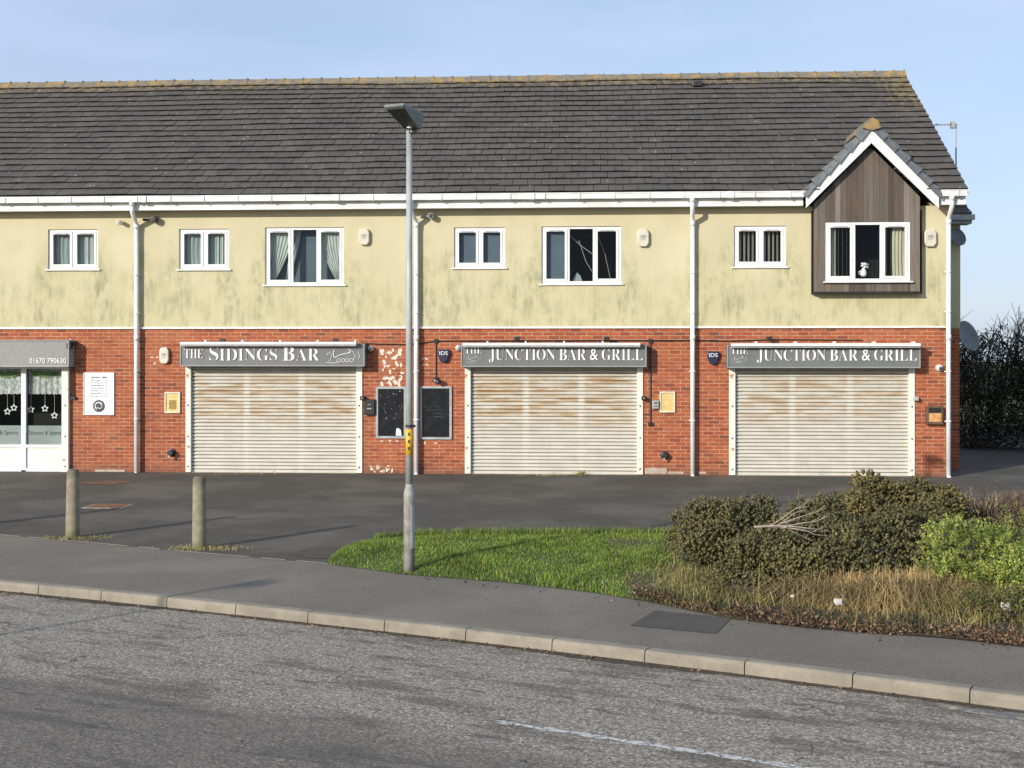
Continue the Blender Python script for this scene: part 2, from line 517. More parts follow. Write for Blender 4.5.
M['dirt'] = simple('gutter_silt', (.045, .036, .026), (.07, .055, .038), 25, .95, .6, 60)
M['grass'] = leafmat('grass_blades', [(0.066, 0.121, 0.011), (0.118, 0.203, 0.02), (0.17, 0.27, 0.028), (0.221, 0.297, 0.046), (0.355, 0.297, 0.089)], .5, .25)
M['weedgreen'] = leafmat('bed_weed_blades', [(.045, .06, .018), (.09, .11, .03), (.14, .15, .05), (.22, .19, .09), (.10, .06, .035)], .6, .2)
M['straw'] = leafmat('dry_grass', [(0.375, 0.24, 0.094), (0.525, 0.36, 0.154), (0.625, 0.456, 0.209), (0.325, 0.24, 0.099)], .7, .2)
M['straw_green'] = leafmat('half_dry_grass', [(0.3, 0.253, 0.084), (0.45, 0.368, 0.137), (0.2, 0.218, 0.053), (0.525, 0.391, 0.179)], .7, .2)
M['litterleaf'] = leafmat('fallen_leaves', [(.060, .028, .016), (.11, .052, .028), (.16, .090, .048), (.27, .18, .10), (.045, .024, .016), (.10, .085, .04)], .75)
M['hebe'] = leafmat('dark_shrub_leaves', [(0.062, 0.064, 0.025), (0.096, 0.095, 0.035), (0.139, 0.126, 0.045), (0.194, 0.157, 0.056), (0.093, 0.098, 0.043)], .5, .1, True)
M['hebe2'] = leafmat('olive_shrub_leaves', [(0.068, 0.07, 0.024), (0.112, 0.104, 0.033), (0.163, 0.132, 0.043), (0.225, 0.168, 0.057), (0.093, 0.095, 0.037)], .5, .1, True)
M['bright'] = leafmat('bright_green_leaves', [(0.069, 0.098, 0.02), (0.164, 0.221, 0.041), (0.308, 0.379, 0.075), (0.419, 0.47, 0.108), (0.261, 0.222, 0.068)], .5, .2, True)
M['bright2'] = leafmat('mixed_green_brown_leaves', [(0.076, 0.078, 0.026), (0.128, 0.147, 0.036), (0.187, 0.232, 0.052), (0.204, 0.132, 0.058), (0.255, 0.186, 0.078)], .55, .15, True)
M['brownleaf'] = leafmat('brown_twiggy_leaves', [(0.105, 0.062, 0.036), (0.154, 0.088, 0.048), (0.21, 0.13, 0.072), (0.098, 0.078, 0.034)], .7, 0.0, True)
M['darkleaf'] = leafmat('evergreen_hedge_leaves', [(.014, .018, .009), (.022, .028, .013), (.034, .040, .018), (.06, .058, .028)], .4, 0.0, True)
M['bark'] = simple('grey_brown_bark', (.085, .065, .048), (.055, .042, .032), 12, .9)
M['deadwood'] = simple('bleached_dead_wood', (.40, .35, .28), (.28, .23, .18), 12, .85)
M['green'] = leafmat('garland_leaves', [(.05, .12, .02), (.10, .20, .03), (.16, .26, .05)], .6)
M['film'] = simple('frosted_film', (.30, .34, .33), (.25, .285, .28), 2, .6)
M['lace'] = NT('lace_panel')
_n = M['lace']
M['lace'] = _n.P(Base_Color=_n.mix(_n.rng(_n.noise(28, _n.mapped((1, 1, .55)), 6, .7), .38, .62), (.62, .62, .64), (.25, .28, .24)), Roughness=.9)


# ------------------------------------------------------------------ text
def text_mesh(body, serif=False, bold=0.0):
    """flat triangulated text, normalised: returns verts (x,z) arrays, faces, width, cap height"""
    cu = bpy.data.curves.new('t', 'FONT')
    cu.body = ''.join(chr(0x1D400 + ord(ch) - 65) if serif and 'A' <= ch <= 'Z' else ch for ch in body)
    cu.resolution_u = 4
    cu.offset = (-.008 if body == 'B' else -.016) if serif else bold
    ob = bpy.data.objects.new('t', cu)
    me = bpy.data.meshes.new_from_object(ob)
    v = [(p.co.x, p.co.y) for p in me.vertices]; f = [tuple(p.vertices) for p in me.polygons]
    bpy.data.objects.remove(ob); bpy.data.curves.remove(cu); bpy.data.meshes.remove(me)
    return v, f


def put_text(mb, body, x0, x1, z0, z1, y, serif=False, m=0, thick=0.0, bold=0.0):
    v, f = text_mesh(body, serif, bold)
    if not v: return
    a = np.array(v); lo, hi = a.min(0), a.max(0)
    sx = (x1 - x0) / max(1e-6, hi[0] - lo[0]); sz = (z1 - z0) / max(1e-6, hi[1] - lo[1])
    pts = [(x0 + (p[0] - lo[0]) * sx, y, z0 + (p[1] - lo[1]) * sz) for p in v]
    mb.add(pts, f, m)
    if thick:
        edges = {}
        for ff in f:
            for i in range(len(ff)):
                e = (ff[i], ff[(i + 1) % len(ff)]); k = tuple(sorted(e))
                edges[k] = None if k in edges else e
        for e in edges.values():
            if e:
                p, q = pts[e[0]], pts[e[1]]
                mb.quad(p, (p[0], y + thick, p[2]), (q[0], y + thick, q[2]), q, m)


def spaced_text(mb, words, x0, x1, z0, z1, y, thick):
    """letter by letter, classical wide-set serif capitals; words = list of (char, scale)"""
    glyphs = []
    pen = 0.0
    for ch, sc in words:
        if ch == ' ': pen += .30; continue
        v, f = text_mesh(ch, ch != '&')
        a = np.array(v); lo, hi = a.min(0), a.max(0)
        k = 1.0 / .70 * sc
        w = (hi[0] - lo[0]) * k * .92
        glyphs.append((v, f, lo, hi, k, pen, w, ch, sc)); pen += w + .085
    pen -= .085
    sx = (x1 - x0) / pen; sz = (z1 - z0)
    for v, f, lo, hi, k, p, w, ch, sc in glyphs:
        h = sc; base = 0.0
        if ch == 'J': base = -.22; h = sc + .22
        pts = [(x0 + (p + (q[0] - lo[0]) / (hi[0] - lo[0]) * w) * sx, y,
                z0 + (base + (q[1] - lo[1]) / (hi[1] - lo[1]) * h) * sz) for q in v]
        mb.add(pts, f)
        edges = {}
        for ff in f:
            for i in range(len(ff)):
                e = (ff[i], ff[(i + 1) % len(ff)]); kk = tuple(sorted(e))
                edges[kk] = None if kk in edges else e
        for e in edges.values():
            if e:
                a, b = pts[e[0]], pts[e[1]]
                mb.quad(a, (a[0], y + thick, a[2]), (b[0], y + thick, b[2]), b)


# ================================================================== BUILDING
root = thing('building', 'two storey brick and cream rendered parade of shops under a dark tiled roof', 'building', W(0, 0, 0), -TH)
UL = -17.0
UR = fu(948.5)
ZB = 3.02                               # top of brick
ZT = 5.46                               # soffit


def wall_holes(mb, u0, u1, z0, z1, holes, y, rev, m=0):
    us = sorted({u0, u1, *[h[0] for h in holes], *[h[1] for h in holes]})
    zs = sorted({z0, z1, *[h[2] for h in holes], *[h[3] for h in holes]})
    us = [a for a in us if u0 <= a <= u1]; zs = [a for a in zs if z0 <= a <= z1]
    for i in range(len(us) - 1):
        for j in range(len(zs) - 1):
            cu, cz = (us[i] + us[i + 1]) / 2, (zs[j] + zs[j + 1]) / 2
            if any(h[0] < cu < h[1] and h[2] < cz < h[3] for h in holes): continue
            mb.quad((us[i], y, zs[j]), (us[i + 1], y, zs[j]), (us[i + 1], y, zs[j + 1]), (us[i], y, zs[j + 1]), m)
    for a, b, c, d in holes:
        mb.quad((a, y, c), (a, y + rev, c), (a, y + rev, d), (a, y, d), m)
        mb.quad((b, y + rev, c), (b, y, c), (b, y, d), (b, y + rev, d), m)
        mb.quad((a, y + rev, d), (b, y + rev, d), (b, y, d), (a, y, d), m)
        mb.quad((a, y, c), (b, y, c), (b, y + rev, c), (a, y + rev, c), m)


# openings on the ground floor: rails' outer edges
shut = []
for (a, b, t, bot) in ((186, 362, 366, 473), (465, 643, 367, 474.5), (729, 914.5, 368, 476)):
    u0, u1 = fu(a), fu(b)
    shut.append((u0, u1, fz(bot, (a + b) / 2), fz(t - 8, (a + b) / 2)))
shop = (fu(-150), fu(70), 0.0, fz(352, 35))
holes = [(s[0] + .02, s[1] - .02, -.05, s[3]) for s in shut] + [(shop[0], shop[1], -.05, shop[3])]
b = MB(); wall_holes(b, UL, UR, -.05, ZB, holes, 0.0, .20)
b.build('brick_wall', M['brick'], root)

# windows of the upper floor: px box, layout of lights (share, opens?), furnishing
WIN = [(48, 98, 229.5, 269, 2, 'net'), (179, 229, 229, 269, 2, 'net'), (265, 344, 227.5, 284.5, 3, 'tied'),
       (454, 505, 227.5, 267.5, 2, 'blue'), (541.5, 621, 226.5, 283.5, 3, 'mixed'), (734, 786, 226, 266.5, 2, 'slats')]
BAYW = (825.5, 910, 222.5, 281, 3, 'bay')
DREN = -.022
wrect = []
for (a, c, t, bt, k, f) in WIN:
    u0, zt = fp(a, t, DREN); u1, zb = fp(c, bt, DREN)
    wrect.append((u0, u1, zb, zt))
DBAY = -.24
bu0, bzt = fp(BAYW[0], BAYW[2], DBAY); bu1, bzb = fp(BAYW[1], BAYW[3], DBAY)
b = MB()
wall_holes(b, UL, UR, ZB, ZT, wrect + [(bu0 + .02, bu1 - .02, bzb + .02, bzt - .02)], DREN, .14)
b.build('rendered_wall', M['render'], root)
b = MB(); b.box(UL, UR + .012, -.045, .0, ZB - .022, ZB + .016)
b.build('render_bead', M['upvc_dirty'], root)
# side gable and back
RUN = 5.25
ZE = fz(194, 472, -.42); 
ZR_ = CAMZ + (HY - 79.5) * (P0[1] + RUN - .42) / F
DE = -.42; DR = DE + RUN; DBACK = 2 * RUN - .42
pitch = math.atan2(ZR_ - ZE, RUN)
b = MB()
b.quad((UR, 0, -.05), (UR, DBACK - .42, -.05), (UR, DBACK - .42, ZB), (UR, 0, ZB), 0)
b.quad((UR, DBACK - .42, -.05), (UL, DBACK - .42, -.05), (UL, DBACK - .42, ZB), (UR, DBACK - .42, ZB), 0)
b.build('side_brick_wall', M['brick_side'], root)
b = MB()
b.poly([(UR + .012, -.022, ZB), (UR + .012, DBACK - .42, ZB), (UR + .012, DBACK - .42, ZT), (UR + .012, DR, ZR_ - .12), (UR + .012, -.022, ZT)])
b.quad((UR, DBACK - .42, ZB), (UL, DBACK - .42, ZB), (UL, DBACK - .42, ZT), (UR, DBACK - .42, ZT))
b.quad((UL, DBACK - .42, -.05), (UL, 0, -.05), (UL, 0, ZT), (UL, DBACK - .42, ZT))
b.build('gable_wall', M['render_side'], root)
# recessed wing to the right
DW = 1.6
UW = fu(959.5, DW)
b = MB(); b.quad((UR + .012, DW, -.05), (UW, DW, -.05), (UW, DW, ZB), (UR + .012, DW, ZB))
b.build('wing_brick_wall', M['brick'], root)
b = MB(); b.quad((UW, DW, -.05), (UW, 8, -.05), (UW, 8, ZB), (UW, DW, ZB))
b.build('wing_side_wall', M['brick_side'], root)
b = MB(); b.quad((UR + .012, DW - .02, ZB), (UW + .012, DW - .02, ZB), (UW + .012, DW - .02, ZT - .1), (UR + .012, DW - .02, ZT - .1))
b.quad((UW + .012, DW - .02, ZB), (UW + .012, 8, ZB), (UW + .012, 8, ZT - .1), (UW + .012, DW - .02, ZT - .1))
b.build('wing_rendered_wall', M['render'], root)

# ---- roof tiles
UV = fu(968, DE)                         # right-hand verge
L = math.hypot(RUN, ZR_ - ZE)
NC = 21


def tile_plane(mb, u0, u1, sgn, n_course, tw, seed, cut=None):
    rr = random.Random(seed)
    sp, cp = math.sin(pitch), math.cos(pitch)

    def pt(u, s, h):
        h += .010 * math.sin(u * .55 + s * .9) + .006 * math.sin(u * 1.7 + s * 2.3 + 1)
        y = (DE + s * cp - h * sp) if sgn > 0 else (2 * DR - DE - s * cp + h * sp)
        return (u, y, ZE + s * sp + h * cp)
    g = L / n_course
    for k in range(n_course):
        off = (tw / 2 if k % 2 else 0) + rr.uniform(-.01, .01)
        u = u0 - off
        while u < u1:
            a, c = max(u, u0), min(u + tw - .010, u1)
            u += tw
            if c - a < .03: continue
            if sgn > 0 and cut:            # leave the triangle of the little gable open
                zz = ZE + (k + .5) * g * sp
                if zz < cut[1] - .12 - abs((a + c) / 2 - cut[0]) * cut[2] and abs((a + c) / 2 - cut[0]) < cut[3] - .1: continue
            h0 = .056 + rr.uniform(-.006, .006); h1 = .016 + rr.uniform(-.002, .002)
            s0 = k * g + rr.uniform(-.006, .006); s1 = (k + 1) * g + .03
            tilt = rr.uniform(-.004, .004)
            p = [pt(a, s0, h0 + tilt), pt(c, s0, h0 - tilt), pt(c, s1, h1 - tilt), pt(a, s1, h1 + tilt),
                 pt(a, s0 + .045, h0 - .052), pt(c, s0 + .045, h0 - .052), pt(c, s1, h1 - .02), pt(a, s1, h1 - .02)]
            n = len(mb.v); mb.v += p
            for f in ((0, 1, 2, 3), (4, 5, 1, 0), (5, 6, 2, 1), (7, 4, 0, 3)):
                mb.f.append(tuple(n + i for i in f)); mb.m.append(0)


DBAY = -.24
AU, AZ = fp(871.5, 129.3, -.42)             # apex of the bargeboards
EL, EZ = fp(806, 197, -.42)
ERu = fu(939, -.42)
slope = (AZ - EZ) / (AU - EL)
b = MB(); tile_plane(b, UL, UV, 1, NC, .30, 3, (AU, AZ, slope, AU - EL))
roof = b.build('roof', M['tile'], root)
b = MB(); tile_plane(b, UL, UV, -1, NC, .60, 4)
ya_ = DE + (AZ - .1 - ZE) / math.tan(pitch)
b.poly([(UL, DE, ZE - .004), (EL + .1, DE, ZE - .004), (AU, ya_, AZ - .104), (ERu - .1, DE, ZE - .004), (UV, DE, ZE - .004), (UV, DR, ZR_ - .004), (UL, DR, ZR_ - .004)])
b.quad((UL, DR, ZR_ - .004), (UV, DR, ZR_ - .004), (UV, 2 * DR - DE, ZE - .004), (UL, 2 * DR - DE, ZE - .004))
b.build('rear_roof', M['tile'], root)
b = MB()                                   # angled ridge tiles
u = UL
rr = random.Random(8)
while u < UV:
    e = min(u + .452, UV + .01); dz = rr.uniform(-.006, .006)
    for sgn in (1, -1):
        b.quad((u, DR - sgn * .20, ZR_ - .075 + dz), (e, DR - sgn * .20, ZR_ - .075 + dz), (e, DR, ZR_ + .085 + dz), (u, DR, ZR_ + .085 + dz))
        b.quad((u, DR - sgn * .20, ZR_ - .115 + dz), (e, DR - sgn * .20, ZR_ - .115 + dz), (e, DR - sgn * .20, ZR_ - .075 + dz), (u, DR - sgn * .20, ZR_ - .075 + dz))
    b.box(e - .030, e - .004, DR - .05, DR + .05, ZR_ + .05 + dz, ZR_ + .100 + dz)
    u += .46
b.poly([(UV + .008, DR - .20, ZR_ - .115), (UV + .008, DR + .20, ZR_ - .115), (UV + .008, DR, ZR_ + .085)])
b.build('ridge_tiles', M['ridge'], roof)
b = MB()                                   # verge undercloak and mortar bed
for sgn in (1,):
    b.quad((UV - .002, DE, ZE - .05), (UV - .002, DR, ZR_ - .05), (UV - .002, DR, ZR_ + .015), (UV - .002, DE, ZE + .015))
    b.quad((UV - .002, DR, ZR_ - .05), (UV - .002, 2 * DR - DE, ZE - .05), (UV - .002, 2 * DR - DE, ZE + .015), (UV - .002, DR, ZR_ + .015))
    b.quad((UR, DE + .1, ZE - .055), (UV, DE + .1, ZE - .055), (UV, DR, ZR_ - .055), (UR, DR, ZR_ - .055))
b.build('verge', M['mortar'], roof)
vu, vz = fp(697, 84, DR - .55)
sl = (DR - .55 - DE)
vz = ZE + sl * math.tan(pitch)
b = MB(); b.box(vu - .12, vu + .12, DR - .75, DR - .40, vz - .02, vz + .10)
b.build('tile_vent', M['black'], roof, bevel=.02)

# ---- eaves: fascia, soffit, gutter
fas = MB(); sof = MB(); gut = MB()
GL = fu(803, -.3); GR0 = fu(940, -.3); GR1 = UV
Zf1 = fz(199, 472, -.32); Zf0 = fz(208, 472, -.32)
Zg1 = fz(193.6, 472, -.45); Zg0 = fz(199.4, 472, -.45)
for a, c in ((UL, GL), (GR0, GR1 - .02)):
    fas.box(a, c, -.32, -.295, Zf0, Zf1 + .12)
    sof.box(a, c, -.295, -.02, Zf0 + .012, Zf0 + .022)
    # half-round trough, open at the top
    pr = [(-.325 - .063 + .063 * math.cos(t), Zg1 - .063 - .055 * math.sin(t) + .063) for t in np.linspace(0, math.pi, 9)]
    n = len(gut.v)
    for uu in (a - .02, c + .03):
        gut.v += [(uu, p[0], p[1] - .008) for p in pr] + [(uu, p[0] * .99 - .004, p[1]) for p in reversed(pr)]
    k = 18
    for i in range(k):
        j = (i + 1) % k
        gut.f.append((n + i, n + j, n + k + j, n + k + i)); gut.m.append(0)
    gut.f.append(tuple(n + i for i in range(k))); gut.m.append(0)
    gut.f.append(tuple(n + k + i for i in reversed(range(k)))); gut.m.append(0)
    gut.box(a, c, -.462, -.444, Zg1 - .016, Zg1 + .006)
    gut.box(a, c, -.448, -.330, Zg0 - .002, Zg0 + .014)
    gut.box(a, c, -.452, -.440, Zg0, Zg1 - .010)
    uu = a + .3
    while uu < c:                          # brackets
        gut.box(uu, uu + .028, -.470, -.325, Zg0 - .014, Zg0 + .008)
        gut.box(uu, uu + .028, -.470, -.456, Zg0 - .014, Zg1 + .004)
        uu += .70
    uu = a + 2.2
    while uu < c:                          # union joints
        gut.box(uu, uu + .11, -.474, -.325, Zg0 - .016, Zg0 + .004)
        gut.box(uu, uu + .11, -.474, -.458, Zg0 - .016, Zg1 + .006)
        uu += 4.0
    uu = a + 5
    while uu < c:                          # fascia joints
        fas.box(uu, uu + .03, -.326, -.300, Zf0 - .002, Zf1)
        uu += 5.0
fas.build('fascia', M['upvc_dirty'], root)
sof.build('soffit', M['soffit'], root)
gut.build('gutter', M['upvc_dirty'], root)


def downpipe(px_top, px, pybot, zbot=None):
    u0, u1 = fu(px_top, -.40), fu(px, -.08)
    z0 = fz(pybot, px, -.08)
    b = MB()
    b.lathe([(.05, Zg0 - .09), (.062, Zg0 - .01), (.062, Zg0 + .01)], 10, o=(u0, -.395, 0))
    b.tube([(u0, -.395, Zg0 - .02), (u0, -.395, Zg0 - .20), ((u0 + u1) / 2, -.24, Zg0 - .33), (u1, -.115, Zg0 - .43), (u1, -.115, Zg0 - .55)], .046, 10)
    b.tube([(u1, -.115, Zg0 - .46), (u1, -.115, z0 + .02)], .047, 12)
    b.tube([(u1, -.115, Zg0 - .42), (u1, -.115, Zg0 - .53)], .056, 12)
    b.tube([(u1, -.115, 2.75), (u1, -.115, 2.86)], .055, 12)
    for z in (4.1, 3.3, 2.1, 1.1):
        b.tube([(u1, -.115, z), (u1, -.115, z + .035)], .053, 12)
        b.box(u1 - .065, u1 + .065, -.09, -.022 if z > ZB else .0, z + .005, z + .030)
    b.tube([(u1, -.115, z0 + .10), (u1, -.115, z0 + .02), (u1, -.19, z0 - .02)], .041, 12)
    return b.build('downpipe', M['upvc'], root, smooth=True)


downpipe(132, 137, 474); downpipe(411, 416.5, 474); downpipe(692.5, 692.5, 476); downpipe(952, 948, 477)


# ---- windows
def window(rect, k, fit, y, name='window'):
    u0, u1, z0, z1 = rect
    fw, sw = .050, .052
    f = MB(); g = MB()
    yf, yb = y + .035, y + .095
    f.box(u0, u1, yf, yb, z0, z0 + fw); f.box(u0, u1, yf, yb, z1 - fw, z1)
    f.box(u0, u0 + fw, yf, yb, z0 + fw, z1 - fw); f.box(u1 - fw, u1, yf, yb, z0 + fw, z1 - fw)
    n = k; w = (u1 - u0 - fw) / n
    panes = []
    for i in range(n):
        a = u0 + fw / 2 + i * w + fw / 2; c = u0 + fw / 2 + (i + 1) * w - fw / 2
        if i: f.box(a - fw, a, yf + .002, yb, z0 + fw, z1 - fw)
        za, zc = z0 + fw, z1 - fw
        if n == 2 or i != 1:               # opening light with its own sash
            ys = yf - .012
            for q in ((a, c, za, za + sw), (a, c, zc - sw, zc), (a, a + sw, za + sw, zc - sw), (c - sw, c, za + sw, zc - sw)):
                f.box(q[0] + .003, q[1] - .003, ys, yb - .01, q[2] + (.003 if q[2] == za else 0), q[3] - (.003 if q[3] == zc else 0))
            a, c, za, zc = a + sw, c - sw, za + sw, zc - sw
            m_ = (a + c) / 2; hw = (c - a) * .36
            f.box(m_ - hw, m_ + hw, ys - .016, ys + .01, zc - .004, zc + .026, 1)
        else:
            s = .014
            a, c, za, zc = a + s, c - s, za + s, zc - s
        g.quad((a - .006, yf + .022, za - .006), (c + .006, yf + .022, za - .006), (c + .006, yf + .022, zc + .006), (a - .006, yf + .022, zc + .006))
        panes.append((a, c, za, zc))
    wn = f.build(name, [M['upvc'], M['alu']], root)
    g.build('pane', M['glass'], wn)
    sb = MB(); sb.box(u0 - .05, u1 + .05, y - .045, y + .06, z0 - .035, z0 - .004)
    sb.build('sill', M['upvc_dirty'], wn, bevel=.006)
    # dark room behind
    r = MB(); yi, yo = y + .10, y + 1.3
    e = .25
    r.quad((u0 - e, yo, z0 - e), (u1 + e, yo, z0 - e), (u1 + e, yo, z1 + e), (u0 - e, yo, z1 + e))
    r.quad((u0 - e, yi, z0 - e), (u0 - e, yo, z0 - e), (u0 - e, yo, z1 + e), (u0 - e, yi, z1 + e))
    r.quad((u1 + e, yi, z0 - e), (u1 + e, yo, z0 - e), (u1 + e, yo, z1 + e), (u1 + e, yi, z1 + e))
    r.quad((u0 - e, yi, z1 + e), (u1 + e, yi, z1 + e), (u1 + e, yo, z1 + e), (u0 - e, yo, z1 + e))
    r.quad((u0 - e, yi, z0 - .02), (u1 + e, yi, z0 - .02), (u1 + e, yo, z0 - .02), (u0 - e, yo, z0 - .02))
    r.build('room', M['dark'] if fit in ('mixed', 'slats', 'bay') else M['room'], wn)

    def drape(mb, a, c, za, zc, yy, amp=.012, folds=9, gather=None):
        N = 48
        n0 = len(mb.v); rows = 10
        for j in range(rows + 1):
            t = j / rows
            for i in range(N + 1):
                s = i / N
                x = a + (c - a) * s
                if gather:                  # tied back: pulled towards one side low down
                    q = (1 - t) ** 1.4
                    x = gather + (x - gather) * (1 - .78 * q)
                mb.v.append((x, yy + amp * math.sin(s * folds * 6.28 + 1.3 * math.sin(3 * t)), za + (zc - za) * t))
        for j in range(rows):
            for i in range(N):
                p = n0 + j * (N + 1) + i
                mb.f.append((p, p + 1, p + N + 2, p + N + 1)); mb.m.append(0)
    yy = y + .16
    if fit == 'net':
        b = MB()
        for a, c, za, zc in panes: drape(b, a - .03, c + .03, za - .04, zc + .04, yy, .010, 4)
        b.build('curtain', M['netgrey'], wn)
        b = MB(); a, c, za, zc = panes[1]
        b.box(a + .16, a + .20, yy - .03, yy - .02, za, zc - .05); b.box(c - .09, c - .06, yy - .03, yy - .02, za, zc)
        b.build('curtain_fold', M['net'], wn)
    elif fit == 'blue':
        b = MB(); b.quad((u0, yy - .02, z0), (u1, yy - .02, z0), (u1, yy - .02, z1), (u0, yy - .02, z1))
        b.build('blind', M['sky_tint_blind'], wn)  # sheet tinted to imitate the sky's reflection across both panes
    elif fit == 'mixed':
        a, c, za, zc = panes[0]
        b = MB(); b.quad((a - .05, yy - .02, z0), (c + .04, yy - .02, z0), (c + .04, yy - .02, z1), (a - .05, yy - .02, z1))
        b.build('blind', M['sky_tint_blind'], wn)  # sky reflection of the left pane, painted as a tinted sheet
        a, c, za, zc = panes[1]
        b = MB(); b.tube([(a - .02, yy + .05, zc - .1), ((a + c) / 2, yy + .05, zc - .32), (c + .02, yy + .06, za + .55)], .008, 6)
        b.tube([((a + c) / 2 - .05, yy + .08, zc - .2), ((a + c) / 2 + .1, yy + .08, za + .4), (c, yy + .08, za + .2)], .007, 6)
        a2, c2 = panes[2][:2]
        b.tube([(a2, yy + .05, zc - .1), (a2 + .15, yy + .06, zc - .5), (a2 + .26, yy + .06, za + .05)], .006, 6)
        b.build('cable_reflection', M['greyink'], wn)  # thin tubes modelled to imitate cables mirrored in the glass
        b = MB(); m_ = a + .13
        b.poly([(m_ - .10, yy, za - .01), (m_ + .12, yy, za - .01), (m_ + .07, yy + .05, za + .12), (m_, yy + .06, za + .18)])
        b.build('folded_cloth', M['netgrey'], wn)
    elif fit == 'tied':
        b = MB()
        a, c, za, zc = panes[0]
        drape(b, a - .05, c + .12, za - .05, zc + .05, yy, .012, 7, a - .08)
        drape(b, c - .02, c + .22, za - .05, zc + .05, yy + .06, .012, 4, c - .12)
        a, c, za, zc = panes[2]
        drape(b, a - .14, c + .05, za - .05, zc + .05, yy, .012, 8, c + .06)
        b.build('curtain', M['net'], wn)
        b = MB(); b.quad((u0 - .05, yy + .15, z0), (u1 + .05, yy + .15, z0), (u1 + .05, yy + .15, z1), (u0 - .05, yy + .15, z1))
        b.build('blind', M['sky_tint_blind'], wn)
    elif fit == 'slats':
        for a, c, za, zc in panes:
            b = MB(); x = a + .02
            while x < c:
                b.quad((x, yy, z0), (x + .042, yy + .03, z0), (x + .042, yy + .03, z1), (x, yy, z1)); x += .085
            b.build('blind', M['cream_blind'], wn)
    elif fit == 'bay':
        b = MB()
        a, c, za, zc = panes[0]; x = a - .02
        drape(b, a - .05, a + .13, za - .05, zc + .05, yy, .012, 3)
        for q in range(3):
            xx = a + .17 + q * .085; b.quad((xx, yy, z0), (xx + .02, yy + .05, z0), (xx + .02, yy + .05, z1), (xx, yy, z1))
        b.build('blind', M['cream_blind'], wn)
        b = MB()
        a, c, za, zc = panes[2]
        drape(b, c - .22, c + .05, za - .05, zc + .05, yy, .016, 4)
        for q in range(2):
            xx = a + .05 + q * .085; b.quad((xx, yy, z0), (xx + .02, yy + .05, z0), (xx + .02, yy + .05, z1), (xx, yy, z1))
        b.build('blind', M['cream_blind'], wn)
    return wn, panes


for rct, w in zip(wrect, WIN): window(rct, w[4], w[5], DREN)

# ---- timber bay with its little gable
BL, BR = fu(814, DBAY), fu(920, DBAY)
BB = fz(291.5, 870, DBAY)
b = MB()
rr = random.Random(21)


def roofline(u): return AZ - .30 - abs(u - AU) * slope


def boards(u0, u1, zlo, zhi):
    u = u0
    while u < u1 - .01:
        w = rr.uniform(.085, .125); e = min(u + w, u1)
        if u1 - e < .04: e = u1
        y0 = DBAY + rr.uniform(-.004, .004)
        if zhi: zt0 = zt1 = zhi
        else: zt0, zt1 = roofline(u), roofline(e)
        b.prism([(u + .002, zlo), (e - .002, zlo), (e - .002, zt1), (u + .002, zt0)], y0, DBAY + .03)
        u = e


fw_ = .0
boards(BL, bu0, BB, None); boards(bu1, BR, BB, None)
boards(bu0, bu1, bzt, None); boards(bu0, bu1, BB, bzb)
for uu, sg in ((BL, 1), (BR, -1)):          # cheeks
    b.box(min(uu, uu + sg * .02), max(uu, uu + sg * .02), DBAY + .03, -.022, BB, roofline(uu) - .02)
b.box(BL, BR, DBAY + .03, -.022, BB, BB + .02)
bay = b.build('timber_bay', M['timber'], root)
b = MB(); b.box(BL - .012, BR + .012, DBAY - .012, -.022, BB - .035, BB - .003)
b.build('base_trim', M['black'], bay)
window((bu0, bu1, bzb, bzt), 3, 'bay', DBAY - .03)
